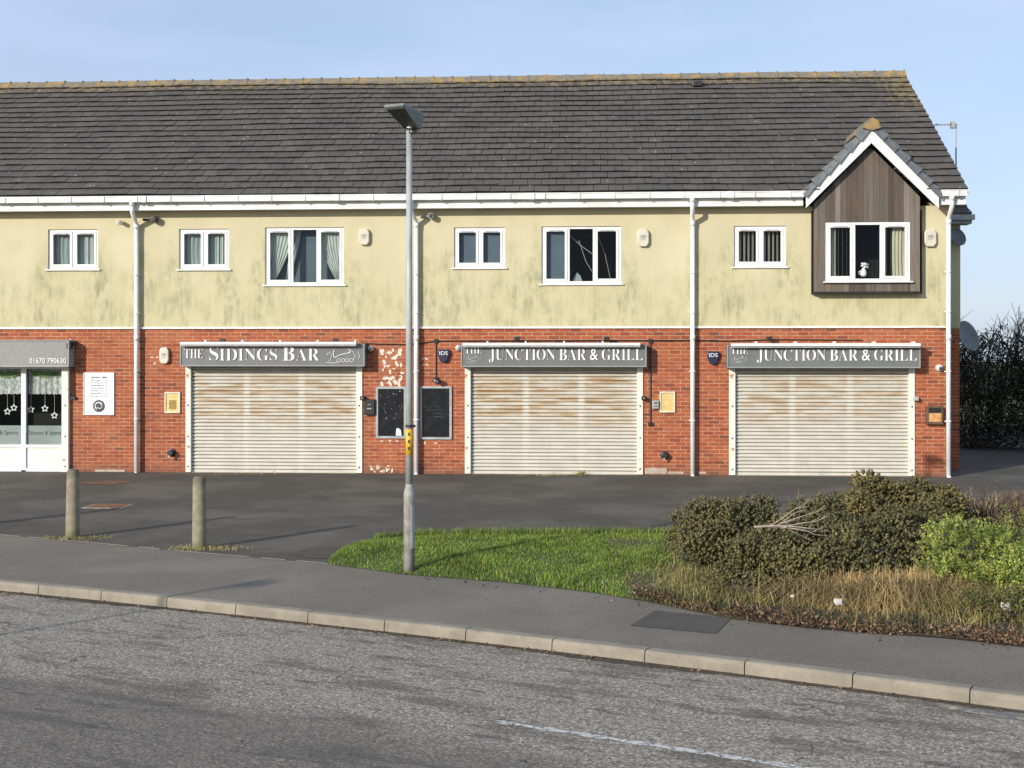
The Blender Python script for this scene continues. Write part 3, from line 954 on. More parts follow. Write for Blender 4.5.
# bargeboards
for sg in (-1, 1):
    ue = EL - .0 if sg < 0 else ERu
    ze = AZ - abs(ue - AU) * slope
    hb = .27
    b = MB()
    pts = [(AU, AZ), (AU, AZ - hb), (ue, ze - hb * .80), (ue, ze)]
    if sg > 0: pts = [(AU, AZ - hb), (ue, ze - hb * .80), (ue, ze), (AU, AZ)]
    else: pts = [(ue, ze), (ue, ze - hb * .80), (AU, AZ - hb), (AU, AZ)]
    b.prism(pts, -.42, -.395)
    # box end where it meets the gutter
    b.build('bargeboard', M['upvc'], bay)
    # soffit under the little roof
    b = MB()
    b.quad((AU, -.395, AZ - .10), (ue, -.395, ze - .10), (ue, -.1, ze - .10), (AU, -.1, AZ - .10))
    b.build('gable_soffit', M['soffit'], bay)
    # roof slope of the gable, running back into the main roof
    b = MB()
    back = lambda z: DE + max(0.0, (z - ZE)) / math.tan(pitch) + .25
    sl_len = math.hypot(ue - AU, ze - AZ); nn = 6
    for q in range(nn):
        t0, t1 = q / nn, (q + 1) / nn + .02
        ua, ub = ue + (AU - ue) * t0, ue + (AU - ue) * min(1, t1)
        za, zb_ = ze + (AZ - ze) * t0, ze + (AZ - ze) * min(1, t1)
        b.quad((ua, -.45, za + .065), (ub, -.45, zb_ + .03), (ub, back(zb_) + .1, zb_ + .03), (ua, back(za) + .1, za + .065))
        b.quad((ua, -.45, za + .015), (ub, -.45, zb_ + .0), (ub, -.45, zb_ + .03), (ua, -.45, za + .065))
        b.quad((ua, -.45, za + .015), (ua, -.45, za + .065), (ua, back(za) + .1, za + .065), (ua, back(za) + .1, za + .015))
    b.build('gable_roof', M['tile'], bay)
    # verge caps: overlapping plastic units hung over the edge
    b = MB(); nn = 6
    nx, nz = (math.sin(math.atan(slope)) * sg, math.cos(math.atan(slope)))
    for q in range(nn):
        t0, t1 = q / nn, (q + 1) / nn - .006
        ua, ub = ue + (AU - ue) * t0, ue + (AU - ue) * min(1.0, t1)
        za, zb_ = ze + (AZ - ze) * t0, ze + (AZ - ze) * min(1.0, t1)
        oa, ob = .075, .045
        A = [(ua, -.490, za - .012), (ub, -.462, zb_ + .012), (ub + nx * .120, -.395, zb_ + nz * .120), (ua + nx * .170, -.425, za + nz * .170)]
        B_ = [(p[0], p[1] + .03, p[2]) for p in A]
        n = len(b.v); b.v += A + B_
        for f in ((0, 1, 2, 3), (4, 7, 6, 5), (0, 4, 5, 1), (1, 5, 6, 2), (2, 6, 7, 3), (3, 7, 4, 0)):
            b.f.append(tuple(n + i for i in f)); b.m.append(0)
        b.quad(A[3], A[2], (A[2][0], .0, A[2][2]), (A[3][0], .0, A[3][2]))
    b.build('verge_cap', simple('slate_grey_verge', (.105, .118, .125), (.14, .15, .155), 8, .45), bay)
b = MB()
y1 = DE + (AZ + .1 - ZE) / math.tan(pitch) + .2
b.prism([(AU - .17, AZ + .02), (AU, AZ - .03), (AU + .17, AZ + .02), (AU + .115, AZ + .165), (AU, AZ + .225), (AU - .115, AZ + .165)], -.49, y1 - .35)
b.build('gable_ridge_tiles', M['ridge'], bay)

# ---- roof over the wing, its gutter
wu0, wz0 = fp(972, 214, 1.2); wu1, wz1 = fp(958, 195, 1.9)
b = MB()
for q in range(3):
    t0, t1 = q / 3, (q + 1) / 3
    l = lambda a, c, t: a + (c - a) * t
    b.quad((UR - .5, l(1.2, 1.9, t0), l(wz0, wz1, t0) + .04), (l(wu0, wu1, t0), l(1.2, 1.9, t0), l(wz0, wz1, t0) + .04),
           (l(wu0, wu1, t1), l(1.2, 1.9, t1), l(wz0, wz1, t1) + .01), (UR - .5, l(1.2, 1.9, t1), l(wz0, wz1, t1) + .01))
    b.quad((UR - .5, l(1.2, 1.9, t0), l(wz0, wz1, t0)), (l(wu0, wu1, t0), l(1.2, 1.9, t0), l(wz0, wz1, t0)),
           (l(wu0, wu1, t0), l(1.2, 1.9, t0), l(wz0, wz1, t0) + .04), (UR - .5, l(1.2, 1.9, t0), l(wz0, wz1, t0) + .04))
b.quad((wu0, 1.2, wz0), (wu0, 8, wz0), (wu1, 8, wz1), (wu1, 1.9, wz1))
b.quad((UR - .5, 1.9, wz1), (wu1, 1.9, wz1), (wu1, 8, wz1), (UR - .5, 8, wz1))
b.build('wing_roof', M['tile'], root)
b = MB(); b.box(UR - .4, wu0 + .03, 1.08, 1.19, wz0 - .13, wz0 - .02)
b.box(UR - .4, wu0, 1.22, 1.6, wz0 - .20, wz0 - .17); b.box(UR - .4, wu0, 1.20, 1.23, wz0 - .20, wz0 - .01)
b.build('wing_gutter', M['alu'], root)


# ---- roller shutters
def shutter(idx, pxa, pxb, ca, cb, pyt, pyb, amount):
    pm = (pxa + pxb) / 2
    u0, u1 = fu(pxa), fu(pxb); c0, c1 = fu(ca, .05), fu(cb, .05)
    z0 = fz(pyb, pm) ; z1 = fz(pyt - 6, pm)
    um = (c0 + c1) / 2; w = c1 - c0
    b = MB(); p = .0745
    prof = [(0, .030), (.007, .030), (.009, -.008), (.013, -.014), (.026, -.016), (.042, -.010), (.058, .004), (.068, .018)]
    z = .06; rows = [(0.0, -.008), (.052, -.008), (.056, .030)]
    while z < z1 - z0:
        rows += [(z + q[0], q[1]) for q in prof]; z += p
    n = len(b.v)
    rr = random.Random(idx)
    for zz, yy in rows:
        b.v += [(-w / 2 - .03, yy, zz), (w / 2 + .03, yy, zz)]
    for i in range(len(rows) - 1):
        b.f.append((n + 2 * i, n + 2 * i + 1, n + 2 * i + 3, n + 2 * i + 2)); b.m.append(0)
    sh = b.build('roller_shutter', shutter_mat('shutter_slats_%d' % idx, idx * 3.7 + 1, w, amount), root, loc=(um, .05, z0))
    for a, c in ((u0, c0), (c1, u1)):
        r = MB(); r.box(a - um, c - um, -.085, .05, -z0 * 0, z1 - z0 + .05)
        q = a - um + .05
        for zz in (.12, .75, 1.4):
            r.lathe([(.018, -.098), (.018, -.080)], 8, 1, 'y', ((a + c) / 2 - um, 0, zz))
        r.build('guide_rail', [M['rail'], M['black']], sh, bevel=.008)
    r = MB(); r.box(-.035, .035, -.012, .01, .012, .034)
    r.build('lock', M['alu'], sh)
    r = MB(); r.box(-w / 2, w / 2, -.06, .06, -.04, -.002)
    r.build('threshold', M['mortar'], sh)
    return sh


shutter(1, 186, 362.5, 192, 357, 367, 472.5, .72)
shutter(2, 465, 643, 471, 637, 368, 474, .85)
shutter(3, 729, 914.5, 735, 908, 370, 475.5, .60)

# ---- repair mortar, stubs and patches on the brickwork
for (a, c, t, bt) in ((645, 667, 468, 474), (668, 684, 471.5, 474.2), (699, 706, 471.6, 474), (95, 125, 469.5, 472)):
    (u0, z1), (u1, z0) = fp(a, t), fp(c, bt)
    b = MB(); b.box(u0, u1, -.012, .0, z0, z1)
    b.build('mortar_repair', M['mortar'], root, bevel=.006)


def blob(mb, u, z, r, y, rr, k=15):
    pts = []
    ph = rr.uniform(0, 6)
    for i in range(k):
        a = 2 * math.pi * i / k
        q = r * (1 + .35 * math.sin(2 * a + ph) + rr.uniform(-.32, .30))
        pts.append((u + q * math.cos(a), z + q * math.sin(a)))
    mb.prism(pts, y, 0.0)


rr = random.Random(5); b = MB()
for (px, py, s) in ((382, 352, 5), (389, 352.5, 4), (393, 350.5, 3), (400, 352, 6), (396, 357, 4), (384, 362, 4), (388, 366, 3), (394, 358, 4), (397, 364, 4), (401, 365, 3),
                    (383, 370, 2), (390, 372, 3.5), (386, 378, 5), (392, 378, 5), (395, 382, 4.5), (400, 380, 4), (402, 373, 3), (382, 384, 4), (390, 383.5, 4.5), (399, 385, 4), (386, 357, 2),
                    (401, 376, 2.6), (394, 369, 2), (384.5, 366, 2.6)):
    u, z = fp(px, py)
    blob(b, u, z, s * .0105, -.004 - rr.uniform(0, .002), rr)
for px, py in ((423, 359), (426.5, 359), (423.3, 365), (427, 364.5), (152, 357), (154.5, 363.5), (157, 357.5), (382, 441), (390, 440.6), (397, 441.2), (425, 443), (436, 443)):
    u, z = fp(px, py); blob(b, u, z, .022, -.004, rr)
for i in range(26):
    u, z = fp(370 + rr.uniform(0, 23), 466 + rr.uniform(0, 6)); blob(b, u, z, rr.uniform(.012, .03), -.003, rr, 6)
tag(b.build('dried_adhesive', M['glue'], root), kind='stuff')

# ---- shopfront of the end unit
sf0, sf1 = shop[0], shop[1]
zt = fz(369, 35, .06); zmid1 = fz(444.5, 35, .06); zmid0 = fz(447.5, 35, .06); zb = fz(470, 35, .06)
m0, m1 = fu(22, .06), fu(26.5, .06)
j0, j1 = fu(63, .06), fu(70)
f = MB()
lites = []
for a, c in ((fu(-32, .06), m0), (m1, j0)):
    lites.append((a, c))
f.box(m0, m1, .02, .10, zb, zt); f.box(sf0, j0, .02, .10, zt, zt + .06)
f.box(fu(-38, .06), fu(-32, .06), .02, .10, zb, zt)
f.box(sf0, fu(-38, .06), .03, .10, zb, zt)
f.box(j0, j0 + .03, .02, .10, zb, zt)
for a, c in lites:
    f.box(a, c, .022, .10, zmid0, zmid1); f.box(a, c, .022, .10, zb - .03, zb + .035)
sfo = f.build('shopfront', M['upvc'], root)
g = MB(); pn = MB()
for a, c in lites:
    g.quad((a, .06, zmid1), (c, .06, zmid1), (c, .06, zt), (a, .06, zt))
    pn.box(a, c, .055, .075, zb + .035, zmid0)
g.build('pane', M['glass'], sfo); pn.build('lower_panel', M['panel'], sfo)
r = MB(); r.box(j0 + .03, j1, -.09, .08, .0, zt + .20)
for zz in (.12, .75, 1.4): r.lathe([(.018, -.102), (.018, -.085)], 8, 1, 'y', ((j0 + j1) / 2 + .02, 0, zz))
r.build('guide_rail', [M['rail'], M['black']], sfo, bevel=.008)
r = MB()
zf0, zf1 = zmid1, fz(425.5, 35, .08)
for a, c in lites: r.quad((a, .072, zf0), (c, .072, zf0), (c, .072, zf1), (a, .072, zf1))
r.build('frosted_film', M['film'], sfo)
r = MB()
za, zc = fz(436, 35, .07), fz(430.5, 35, .07)
put_text(r, 'Scissors & Sports', fu(29, .07), fu(61, .07), za, zc, .068)
put_text(r, 'Scissors & Sports', fu(-19, .07), fu(18, .07), za, zc, .068)
tag(r.build('film_lettering', M['ink'], sfo), kind='stuff')
r = MB()
zl = fz(394, 35, .2)
for a, c in lites:
    N = 30
    for i in range(N):
        x0_, x1_ = a + (c - a) * i / N, a + (c - a) * (i + 1) / N
        yy0, yy1 = .16 + .012 * math.sin(i * 1.3), .16 + .012 * math.sin((i + 1) * 1.3)
        r.quad((x0_, yy0, zl + .01 * math.sin(i * 2.1)), (x1_, yy1, zl + .01 * math.sin((i + 1) * 2.1)), (x1_, yy1, zt), (x0_, yy0, zt))
r.build('lace_valance', M['lace'], sfo)
r = MB()
r.quad((sf0, 1.2, 0), (sf1, 1.2, 0), (sf1, 1.2, 2.4), (sf0, 1.2, 2.4)); r.quad((sf0, .1, 2.4), (sf1, .1, 2.4), (sf1, 1.2, 2.4), (sf0, 1.2, 2.4))
r.quad((sf1, .1, 0), (sf1, 1.2, 0), (sf1, 1.2, 2.4), (sf1, .1, 2.4)); r.quad((sf0, .1, 0), (sf1, .1, 0), (sf1, 1.2, 0), (sf0, 1.2, 0))
r.build('room', M['dark'], sfo)


# small hanging stars inside the shop window
def star(px, py, label):
    u, z = fp(px, py, .14)
    b = MB(); o = []; i_ = []
    for k in range(10):
        a = math.pi / 2 + k * math.pi / 5
        q = .072 if k % 2 == 0 else .034
        o.append((q * math.cos(a), q * math.sin(a)))
    for k in range(10):
        p, q = o[k], o[(k + 1) % 10]
        b.tube([(p[0], 0, p[1]), (q[0], 0, q[1])], .011, 5)
    st = fthing('hanging_star', label, 'ornament', u, z, .14, 'star ornaments hanging in the shop window')
    b.build('star_outline', M['letter'], st)
    b = MB(); b.tube([(0, 0, .07), (0, 0, zl - z + .02)], .0035, 4)
    b.build('string', M['logo'], st)


for px, py, lb in ((7.5, 411.5, 'open star hanging in the left shop pane, lower one of its pair'), (14, 407.8, 'open star hanging in the left shop pane beside the white mullion'),
                   (31, 409.5, 'open star hanging nearest the mullion in the right shop pane'), (45, 408.5, 'open star hanging in the middle of the right shop pane'),
                   (54.5, 415.5, 'lowest open star, on the longest string in the right shop pane')):
    star(px, py, lb)
# leafy garlands along the top
for k, (a, c, lb) in enumerate(((-5, 20, 'green leafy garland across the top of the left shop pane'), (32, 58, 'green leafy garland across the top of the right shop pane'))):
    vs, fs = [], []
    rr = random.Random(30 + k)
    for i in range(150):
        px = rr.uniform(a, c); mid = 1 - abs(px - (a + c) / 2) / ((c - a) / 2)
        u, z = fp(px, 371.5 + rr.uniform(0, 3 + 5 * mid * rr.random()), .13 + rr.uniform(-.02, .02))
        an = rr.uniform(0, 6.28); l = rr.uniform(.02, .04)
        dx, dz = math.cos(an) * l, math.sin(an) * l
        n = len(vs)
        vs += [W(u - dx, .12, z - dz), W(u + dz * .4, .13, z - dx * .4), W(u + dx, .125, z + dz), W(u - dz * .4, .135, z + dx * .4)]
        fs.append([n, n + 1, n + 2, n + 3])
    tag(np_mesh('garland', np.array(vs), [np.array(fs)], M['green']), lb, 'garland', 'leafy garlands in the shop window')


# ================================================================== SIGNS
def sign_box(pxa, pxb, pyt, pyb, label, mat='sign', trough=None, rim=True):
    D = -.30
    pm = (pxa + pxb) / 2
    u0, z1 = fp(pxa, pyt, D); u1, z0 = fp(pxb, pyb, D)
    z1 = fz(pyt, pm, D); z0 = fz(pyb, pm, D)
    um = (u0 + u1) / 2; w = u1 - u0; h = z1 - z0
    s = fthing('shop_sign', label, 'sign', um, z0, D, 'fascia signs over the shopfronts')
    b = MB(); b.box(-w / 2, w / 2, .012, .285, 0, h)
    b.build('sign_box', M[mat], s, bevel=.006)
    if rim:
        b = MB(); t = .022
        b.box(-w / 2, w / 2, -.004, .012, 0, t); b.box(-w / 2, -w / 2 + t, -.004, .012, t, h); b.box(w / 2 - t, w / 2, -.004, .012, t, h)
        b.build('rim', M['signrim'], s)
    if trough:
        a, c = fu(trough[0], D) - um, fu(trough[1], D) - um
        b = MB(); b.box(a, c, -.135, .10, h - .022, h + .032)
        b.box(a, c, -.11, -.02, h - .055, h - .022, 1)
        q = a + .5
        while q < c:
            b.box(q - .015, q + .015, -.05, .20, h + .032, h + .07); q += .78
        b.build('light_trough', [M['upvc'], M['alu']], s)
    X = lambda px: fu(px, D) - um
    Z = lambda py: fz(py, pm, D) - z0
    return s, X, Z, w, h


def logo_train(s, X, Z, x0, x1, z0, z1, big):
    b = MB()
    w, h = x1 - x0, z1 - z0
    P = lambda a, c: (x0 + a * w, .004, z0 + c * h)
    def curve(pts, r):
        b.tube([P(*p) for p in pts], r, 5)
    r = .0055 if big else .0045
    curve([(.0, .55), (.10, .78), (.14, .62), (.11, .20), (.05, .12)], r)
    curve([(.22, .92), (.19, .70), (.20, .45), (.24, .36)], r * 1.7)
    curve([(.24, .38), (.38, .55), (.55, .66), (.70, .72)], r * 1.5)
    curve([(.62, 1.02), (.72, .92), (.80, .75)], r)
    curve([(.70, .72), (.71, .90), (.66, .70)], r * 1.5)
    curve([(.80, .72), (.86, .45), (.80, .20)], r)
    curve([(.95, .85), (.97, .55), (1.0, .50), (.95, .30)], r)
    for i in range(4 if big else 3):
        c = .36 + i * .13; q = .055
        curve([(c + q * math.cos(t), .16 + q * 2.3 * math.sin(t)) for t in np.linspace(0, 6.28, 10)], r)
    curve([(-.02, .0), (.2, -.04), (.34, .02)], r)
    b.build('emblem', M['letter'] if big else M['logo'], s)


s, X, Z, w, h = sign_box(180, 364.5, 343.5, 366.3, 'grey fascia sign reading THE SIDINGS BAR above the first shutter', trough=(182, 357))
b = MB()
spaced_text(b, [(c, 1.0) for c in 'THE'], X(184.5), X(203), Z(358.2), Z(349.2), -.006, .016)
spaced_text(b, [(c, 1.10 if i in (0, 8) else .92) for i, c in enumerate('SIDINGS BAR')], X(209.5), X(319.5), Z(360.5), Z(347.8), -.006, .016)
b.build('lettering', M['letter'], s)
logo_train(s, X, Z, X(327), X(360), Z(362.5), Z(349), True)
for (pa, pb, t, bt, tr, x0, x1, lb) in ((461, 646.5, 344.5, 367, (463, 640), 489, 643, 'grey fascia sign reading THE JUNCTION BAR & GRILL above the middle shutter'),
                                        (727, 920.5, 345, 368, (731, 919), 757, 917, 'grey fascia sign reading THE JUNCTION BAR & GRILL above the shutter nearest the shrubs')):
    s, X, Z, w, h = sign_box(pa, pb, t, bt, lb, trough=tr)
    b = MB()
    spaced_text(b, [(c, 1.0) for c in 'THE'], X(pa + 4), X(pa + 21), Z(t + 9), Z(t + 3), -.006, .016)
    spaced_text(b, [(c, 1.0) for c in 'JUNCTION BAR & GRILL'], X(x0), X(x1), Z(t + 15.6), Z(t + 4.4), -.006, .016)
    b.build('lettering', M['letter'], s)
    logo_train(s, X, Z, X(pa + 5), X(pa + 20), Z(t + 18), Z(t + 11), False)
s, X, Z, w, h = sign_box(-140, 68, 340.8, 366, 'plain grey fascia sign with a telephone number over the glazed shopfront', mat='awning', rim=False)
b = MB(); put_text(b, '01670 790630', X(29.5), X(66), Z(363.2), Z(358.0), -.004)
b.build('lettering', M['letter'], s)
b = MB(); b.box(-w / 2 - .01, w / 2 + .012, -.012, .0, -.02, .02); b.box(-w / 2, w / 2 + .012, -.01, .285, h, h + .018)
b.box(w / 2, w / 2 + .02, -.01, .285, -.02, h)
b.build('rim', M['signrim'], s)

# ================================================================== THINGS ON THE FACADE
def alarm_box(px, py, w, h, label, mat, d=DREN, shield=False, ids=False):
    u, z = fp(px, py, d)
    t = fthing('alarm_box', label, 'alarm', u, z, d, 'alarm boxes on the facade')
    if shield:
        o = [(-w * .44, h * .5), (-w * .5, h * .2), (-w * .30, -h * .36), (-w * .12, -h * .5), (w * .12, -h * .5), (w * .30, -h * .36), (w * .5, h * .2), (w * .44, h * .5)]
        o = [(a, c) for a, c in o]
    else:
        o = [(-w * .30, h * .5), (-w * .5, h * .30), (-w * .5, -h * .30), (-w * .30, -h * .5), (w * .30, -h * .5), (w * .5, -h * .30), (w * .5, h * .30), (w * .30, h * .5)]
    b = MB(); b.prism(o, -.085, 0.0)
    b.build('casing', mat, t, bevel=.018)
    if ids:
        b = MB(); put_text(b, 'IDS', -w * .33, w * .33, h * .08, h * .36, -.0865)
        b.build('lettering', M['letter'], t)
    else:
        b = MB(); b.box(-w * .22, w * .22, -.0875, -.084, -h * .02, h * .14); b.box(-w * .16, w * .16, -.0875, -.084, -h * .12, -h * .07)
        b.build('label_plate', M['greyink'] if not shield else M['letter'], t)


alarm_box(364.5, 237, .22, .34, 'cream alarm box on the render beside the triple window with tied curtains', M['cream_plastic'])
alarm_box(643, 238, .235, .36, 'cream alarm box on the render beside the triple window with one blue-grey pane', M['cream_plastic'])
alarm_box(929.5, 238, .235, .36, 'cream alarm box on the render between the timber bay and the corner pipe', M['cream_plastic'])
alarm_box(165, 355.5, .20, .34, 'cream alarm box on red brick left of the SIDINGS BAR sign', M['cream_plastic'], 0.0)
alarm_box(444, 356, .26, .27, 'navy shield alarm box reading IDS above the chalkboard', M['navy'], 0.0, True, True)
alarm_box(713, 358, .26, .27, 'navy shield alarm box reading IDS between downpipe and the right sign', M['navy'], 0.0, True, True)


def camera_unit(px, py, label, mat, lens, d=DREN, r=.055, kind='bullet', side=0.0):
    u, z = fp(px, py, d - .12)
    t = fthing('security_camera', label, 'camera', u, z, d, 'cameras on the facade')
    b = MB()
    if kind == 'bullet':
        b.lathe([(.03, .0), (.03, -.02), (.016, -.025), (.016, -.07)], 12, 0, 'y', (-side, 0, 0))
        b.tube([(-side, -.06, 0), (0, -.08, 0)], .018, 8)
        b.lathe([(r * .8, -.05), (r, -.06), (r, -.17), (r * .92, -.175)], 16, 0, 'y')
    else:
        b.lathe([(r, 0), (r, -.03), (r * .95, -.05), (r * .8, -.085), (r * .5, -.11), (r * .1, -.12)], 16, 0, 'y')
    b.build('housing', mat, t, smooth=False)
    b = MB()
    if kind == 'bullet': b.lathe([(r * .78, -.174), (r * .78, -.180), (r * .3, -.186)], 14, 0, 'y')
    else: b.lathe([(r * .52, -.09), (r * .5, -.118), (r * .2, -.13)], 14, 0, 'y', (r * .12, 0, -r * .12))
    b.build('lens', lens, t)


camera_unit(120, 222, 'white bullet camera on the render just left of the downpipe', M['upvc_dirty'], M['greyink'], r=.042, side=.09)
camera_unit(153.5, 219, 'black bullet camera on an arm right of the left downpipe', M['black'], M['ink'], r=.075, side=.24)
camera_unit(431, 216, 'grey camera under the eaves right of the street lamp', M['alu'], M['ink'], r=.062, side=.22)
camera_unit(370, 348.5, 'white dome camera beside the end of the SIDINGS BAR sign', M['upvc_dirty'], M['greyink'], 0.0, .062, 'dome')
camera_unit(458, 348, 'white dome camera at the left end of the middle sign', M['upvc_dirty'], M['greyink'], 0.0, .066, 'dome')
camera_unit(940.5, 368, 'white dome camera with dark lens on brick above the brown ashtray bin', M['upvc_dirty'], M['ink'], 0.0, .075, 'dome')

# floodlight at the left sign
u, z = fp(70.5, 342, -.15)
t = fthing('flood_lamp', 'black lamp on a bracket at the top corner of the left sign', 'lamp', u, z, 0.0)
b = MB(); b.box(-.03, .06, -.30, -.16, -.14, -.02); b.box(-.01, .02, -.18, .0, -.10, -.06); b.box(-.05, .09, -.22, -.02, -.06, .01)
b.build('lamp_body', M['black'], t, bevel=.01)
b = MB(); b.lathe([(.03, .0), (.034, .03), (.02, .05)], 10, 0, 'z', (-.01, -.12, .01)); b.build('sensor', M['upvc_dirty'], t)
# thin rod down from the left sign with a clamp
u, z = fp(73, 398, -.05)
t = fthing('conduit', 'black conduit running down beside the shopfront guide rail', 'conduit', u, z, 0.0)
b = MB(); b.tube([(0, -.03, 0), (0, -.03, fz(345, 73) - z)], .014, 8); b.box(-.05, .05, -.06, -.002, -.03, .03)
b.build('conduit_run', M['black'], t)


# framed notices and boards
def board(name, label, cat, px0, px1, py0, py1, fr, frmat, face, group=None, dep=.04, d=0.0):
    u0, z1 = fp(px0, py0, d); u1, z0 = fp(px1, py1, d)
    um = (u0 + u1) / 2; w = u1 - u0; h = z1 - z0
    t = fthing(name, label, cat, um, z0, d, group)
    b = MB(); x = w / 2
    b.box(-x, x, -dep, 0, 0, fr); b.box(-x, x, -dep, 0, h - fr, h); b.box(-x, -x + fr, -dep, 0, fr, h - fr); b.box(x - fr, x, -dep, 0, fr, h - fr)
    b.build('frame', frmat, t, bevel=.004)
    b = MB(); b.box(-x + fr, x - fr, -dep * .55, -.002, fr, h - fr); b.build('face', face, t)
    return t, w, h, dep


t, w, h, dp = board('chalkboard', 'aluminium framed chalkboard under white glue spots, with a white card in its corner', 'chalkboard', 376, 406.5, 386.5, 438.5, .05, M['alu'], M['blackboard'], 'chalkboards between the shutters')
b = MB(); b.poly([(.10, -dp * .55 - .003, .06), (.22, -dp * .55 - .003, .06), (.20, -dp * .55 - .003, .18), (.14, -dp * .55 - .003, .22), (.11, -dp * .55 - .003, .20)])
b.build('card', M['white'], t)
b = MB(); rr = random.Random(3)
for i in range(28):
    x, zz = rr.uniform(-w / 2 + .07, w / 2 - .08), rr.uniform(h * .35, h - .09)
    b.box(x, x + rr.uniform(.008, .02), -dp * .55 - .003, -dp * .55 + .001, zz, zz + rr.uniform(.006, .014))
tag(b.build('chalk_marks', M['greyink'], t), kind='stuff')
t, w, h, dp = board('chalkboard', 'aluminium framed empty chalkboard under a small spot lamp, right of the pipe', 'chalkboard', 420, 452, 386, 439.5, .05, M['alu'], M['blackboard'], 'chalkboards between the shutters')
b = MB()
for i in range(9):
    x, zz = rr.uniform(-w * .3, w * .1), h * .42 + i % 4 * .07
    b.tube([(x, -dp * .55 - .002, zz), (x + .08, -dp * .55 - .002, zz + .012), (x + rr.uniform(.1, .2), -dp * .55 - .002, zz - .006)], .003, 4)
b.build('chalk_marks', simple('faint_chalk', (.10, .11, .11), (.08, .09, .09), 9, .8), t)
t, w, h, dp = board('framed_poster', 'small cream frame with a green and yellow poster left of the first shutter', 'framed poster', 165, 180.5, 392, 413, .03, M['frame_paint'], M['poster'], 'framed posters beside the shutters')
b = MB(); b.box(-w * .22, w * .25, -dp * .55 - .003, -dp * .55, h * .18, h * .62); b.build('picture', M['poster_dark'], t)
t, w, h, dp = board('framed_poster', 'small cream frame with a bleached yellow poster beside the grey key safe', 'framed poster', 659.5, 675, 391.5, 412.5, .03, M['frame_paint'], M['poster_pale'], 'framed posters beside the shutters')
b = MB(); b.box(-w * .18, w * .16, -dp * .55 - .003, -dp * .55, h * .35, h * .55); b.build('picture', M['poster'], t)
# white opening-hours board
t, w, h, dp = board('notice_board', 'white opening times board with a round black badge on red brick', 'notice board', 84, 114.5, 372.5, 415, .018, M['white'], M['white'], None, .03)
y_ = -dp * .55 - .002
b = MB(); put_text(b, 'OPENING TIMES', -w * .27, w * .27, h * .862, h * .905, y_, bold=.03)
b.build('heading', M['ink'], t)
for i, tx in enumerate(('Monday 9 - 5', 'Tuesday 9 - 5', 'Wednesday 9 - 5', 'Thursday 9 - 7', 'Friday 9 - 7', 'Saturday 9 - 4', 'Sunday closed')):
    zz = h * (.80 - i * .062); b = MB(); put_text(b, tx, -w * .27, w * .27, zz, zz + h * .034, y_, bold=.03)
    b.build('print_line', M['ink'], t)
b = MB(); b.lathe([(.128, y_ + .0), (.128, y_ - .002)], 28, 0, 'y', (0, 0, h * .21)); b.build('badge', M['ink'], t)
b = MB()
b.tube([(.075 * math.cos(q), y_ - .003, h * .21 + .075 * math.sin(q)) for q in np.linspace(.4, 4.2, 16)], .014, 5)
b.tube([(.05 * math.cos(q) + .02, y_ - .003, h * .21 + .05 * math.sin(q)) for q in np.linspace(3.5, 7.6, 14)], .008, 5)
b.build('badge_emblem', M['letter'], t)


def wallbox(name, label, cat, px, py, w, h, dep, mat, d=0.0, group=None):
    u, z = fp(px, py, d)
    t = fthing(name, label, cat, u, z, d, group)
    b = MB(); b.box(-w / 2, w / 2, -dep, 0, -h / 2, h / 2); b.build('casing', mat, t, bevel=.01)
    return t


t = wallbox('letter_box', 'black letter box on brick between first shutter and chalkboard', 'letter box', 370, 407, .22, .32, .10, M['black'])
b = MB(); b.box(-.05, .05, -.105, -.10, -.04, -.02); b.box(-.03, .03, -.103, -.10, .05, .062); b.build('slot', M['alu'], t)
b = MB(); b.box(-.15, -.09, -.10, .0, .15, .20); b.build('bracket', M['black'], t)
t = wallbox('key_safe', 'small grey metal key safe beside the middle shutter rail', 'key safe', 655.3, 404.5, .13, .17, .09, M['galv'])
b = MB(); b.box(-.03, .03, -.096, -.09, .02, .05); b.lathe([(.014, -.09), (.014, -.10)], 8, 0, 'y', (-.02, 0, -.03)); b.lathe([(.014, -.09), (.014, -.10)], 8, 0, 'y', (.025, 0, -.03))
b.build('keypad', M['ink'], t)
t = wallbox('cigarette_bin', 'brown metal cigarette bin with an orange plate on the corner brickwork', 'ashtray bin', 933.5, 415, .33, .37, .12, M['copper'])
b = MB(); b.box(-.12, .12, -.126, -.12, -.13, .04); b.build('front_plate', M['copperface'], t)
b = MB(); b.box(-.12, .12, -.127, -.12, .055, .15); b.build('ash_slot', M['black'], t)
for px, py, lb in ((172, 452.5, 'black flue vent low on brick left of the first shutter'), (664.5, 455, 'black flue vent low on brick below the bleached poster')):
    u, z = fp(px, py)
    t = fthing('flue_vent', lb, 'vent', u, z, 0.0, 'black vents low on the wall')
    b = MB(); b.lathe([(.085, 0), (.085, -.03), (.062, -.035), (.062, -.13), (.05, -.135)], 16, 0, 'y'); b.build('vent_body', M['black'], t)
    b = MB(); b.box(-.03, .0, -.15, -.11, -.10, -.05); b.build('drip_spout', M['alu'], t)
# little outside stop-locks on the rails
for px, py, lb in ((363.2, 398, 'black switch lock on the right rail of the first shutter'), (643.5, 398, 'dark lock on the right rail of the middle shutter'), (915, 398.5, 'grey lock on the right rail of the shutter nearest the corner')):
    t = wallbox('shutter_lock', lb, 'lock', px, py, .09, .08, .14, M['galv'] if px > 900 else M['black'], group='locks on shutter rails')
    b = MB(); b.lathe([(.014, -.14), (.014, -.15)], 8, 0, 'y'); b.build('keyhole', M['alu'], t)
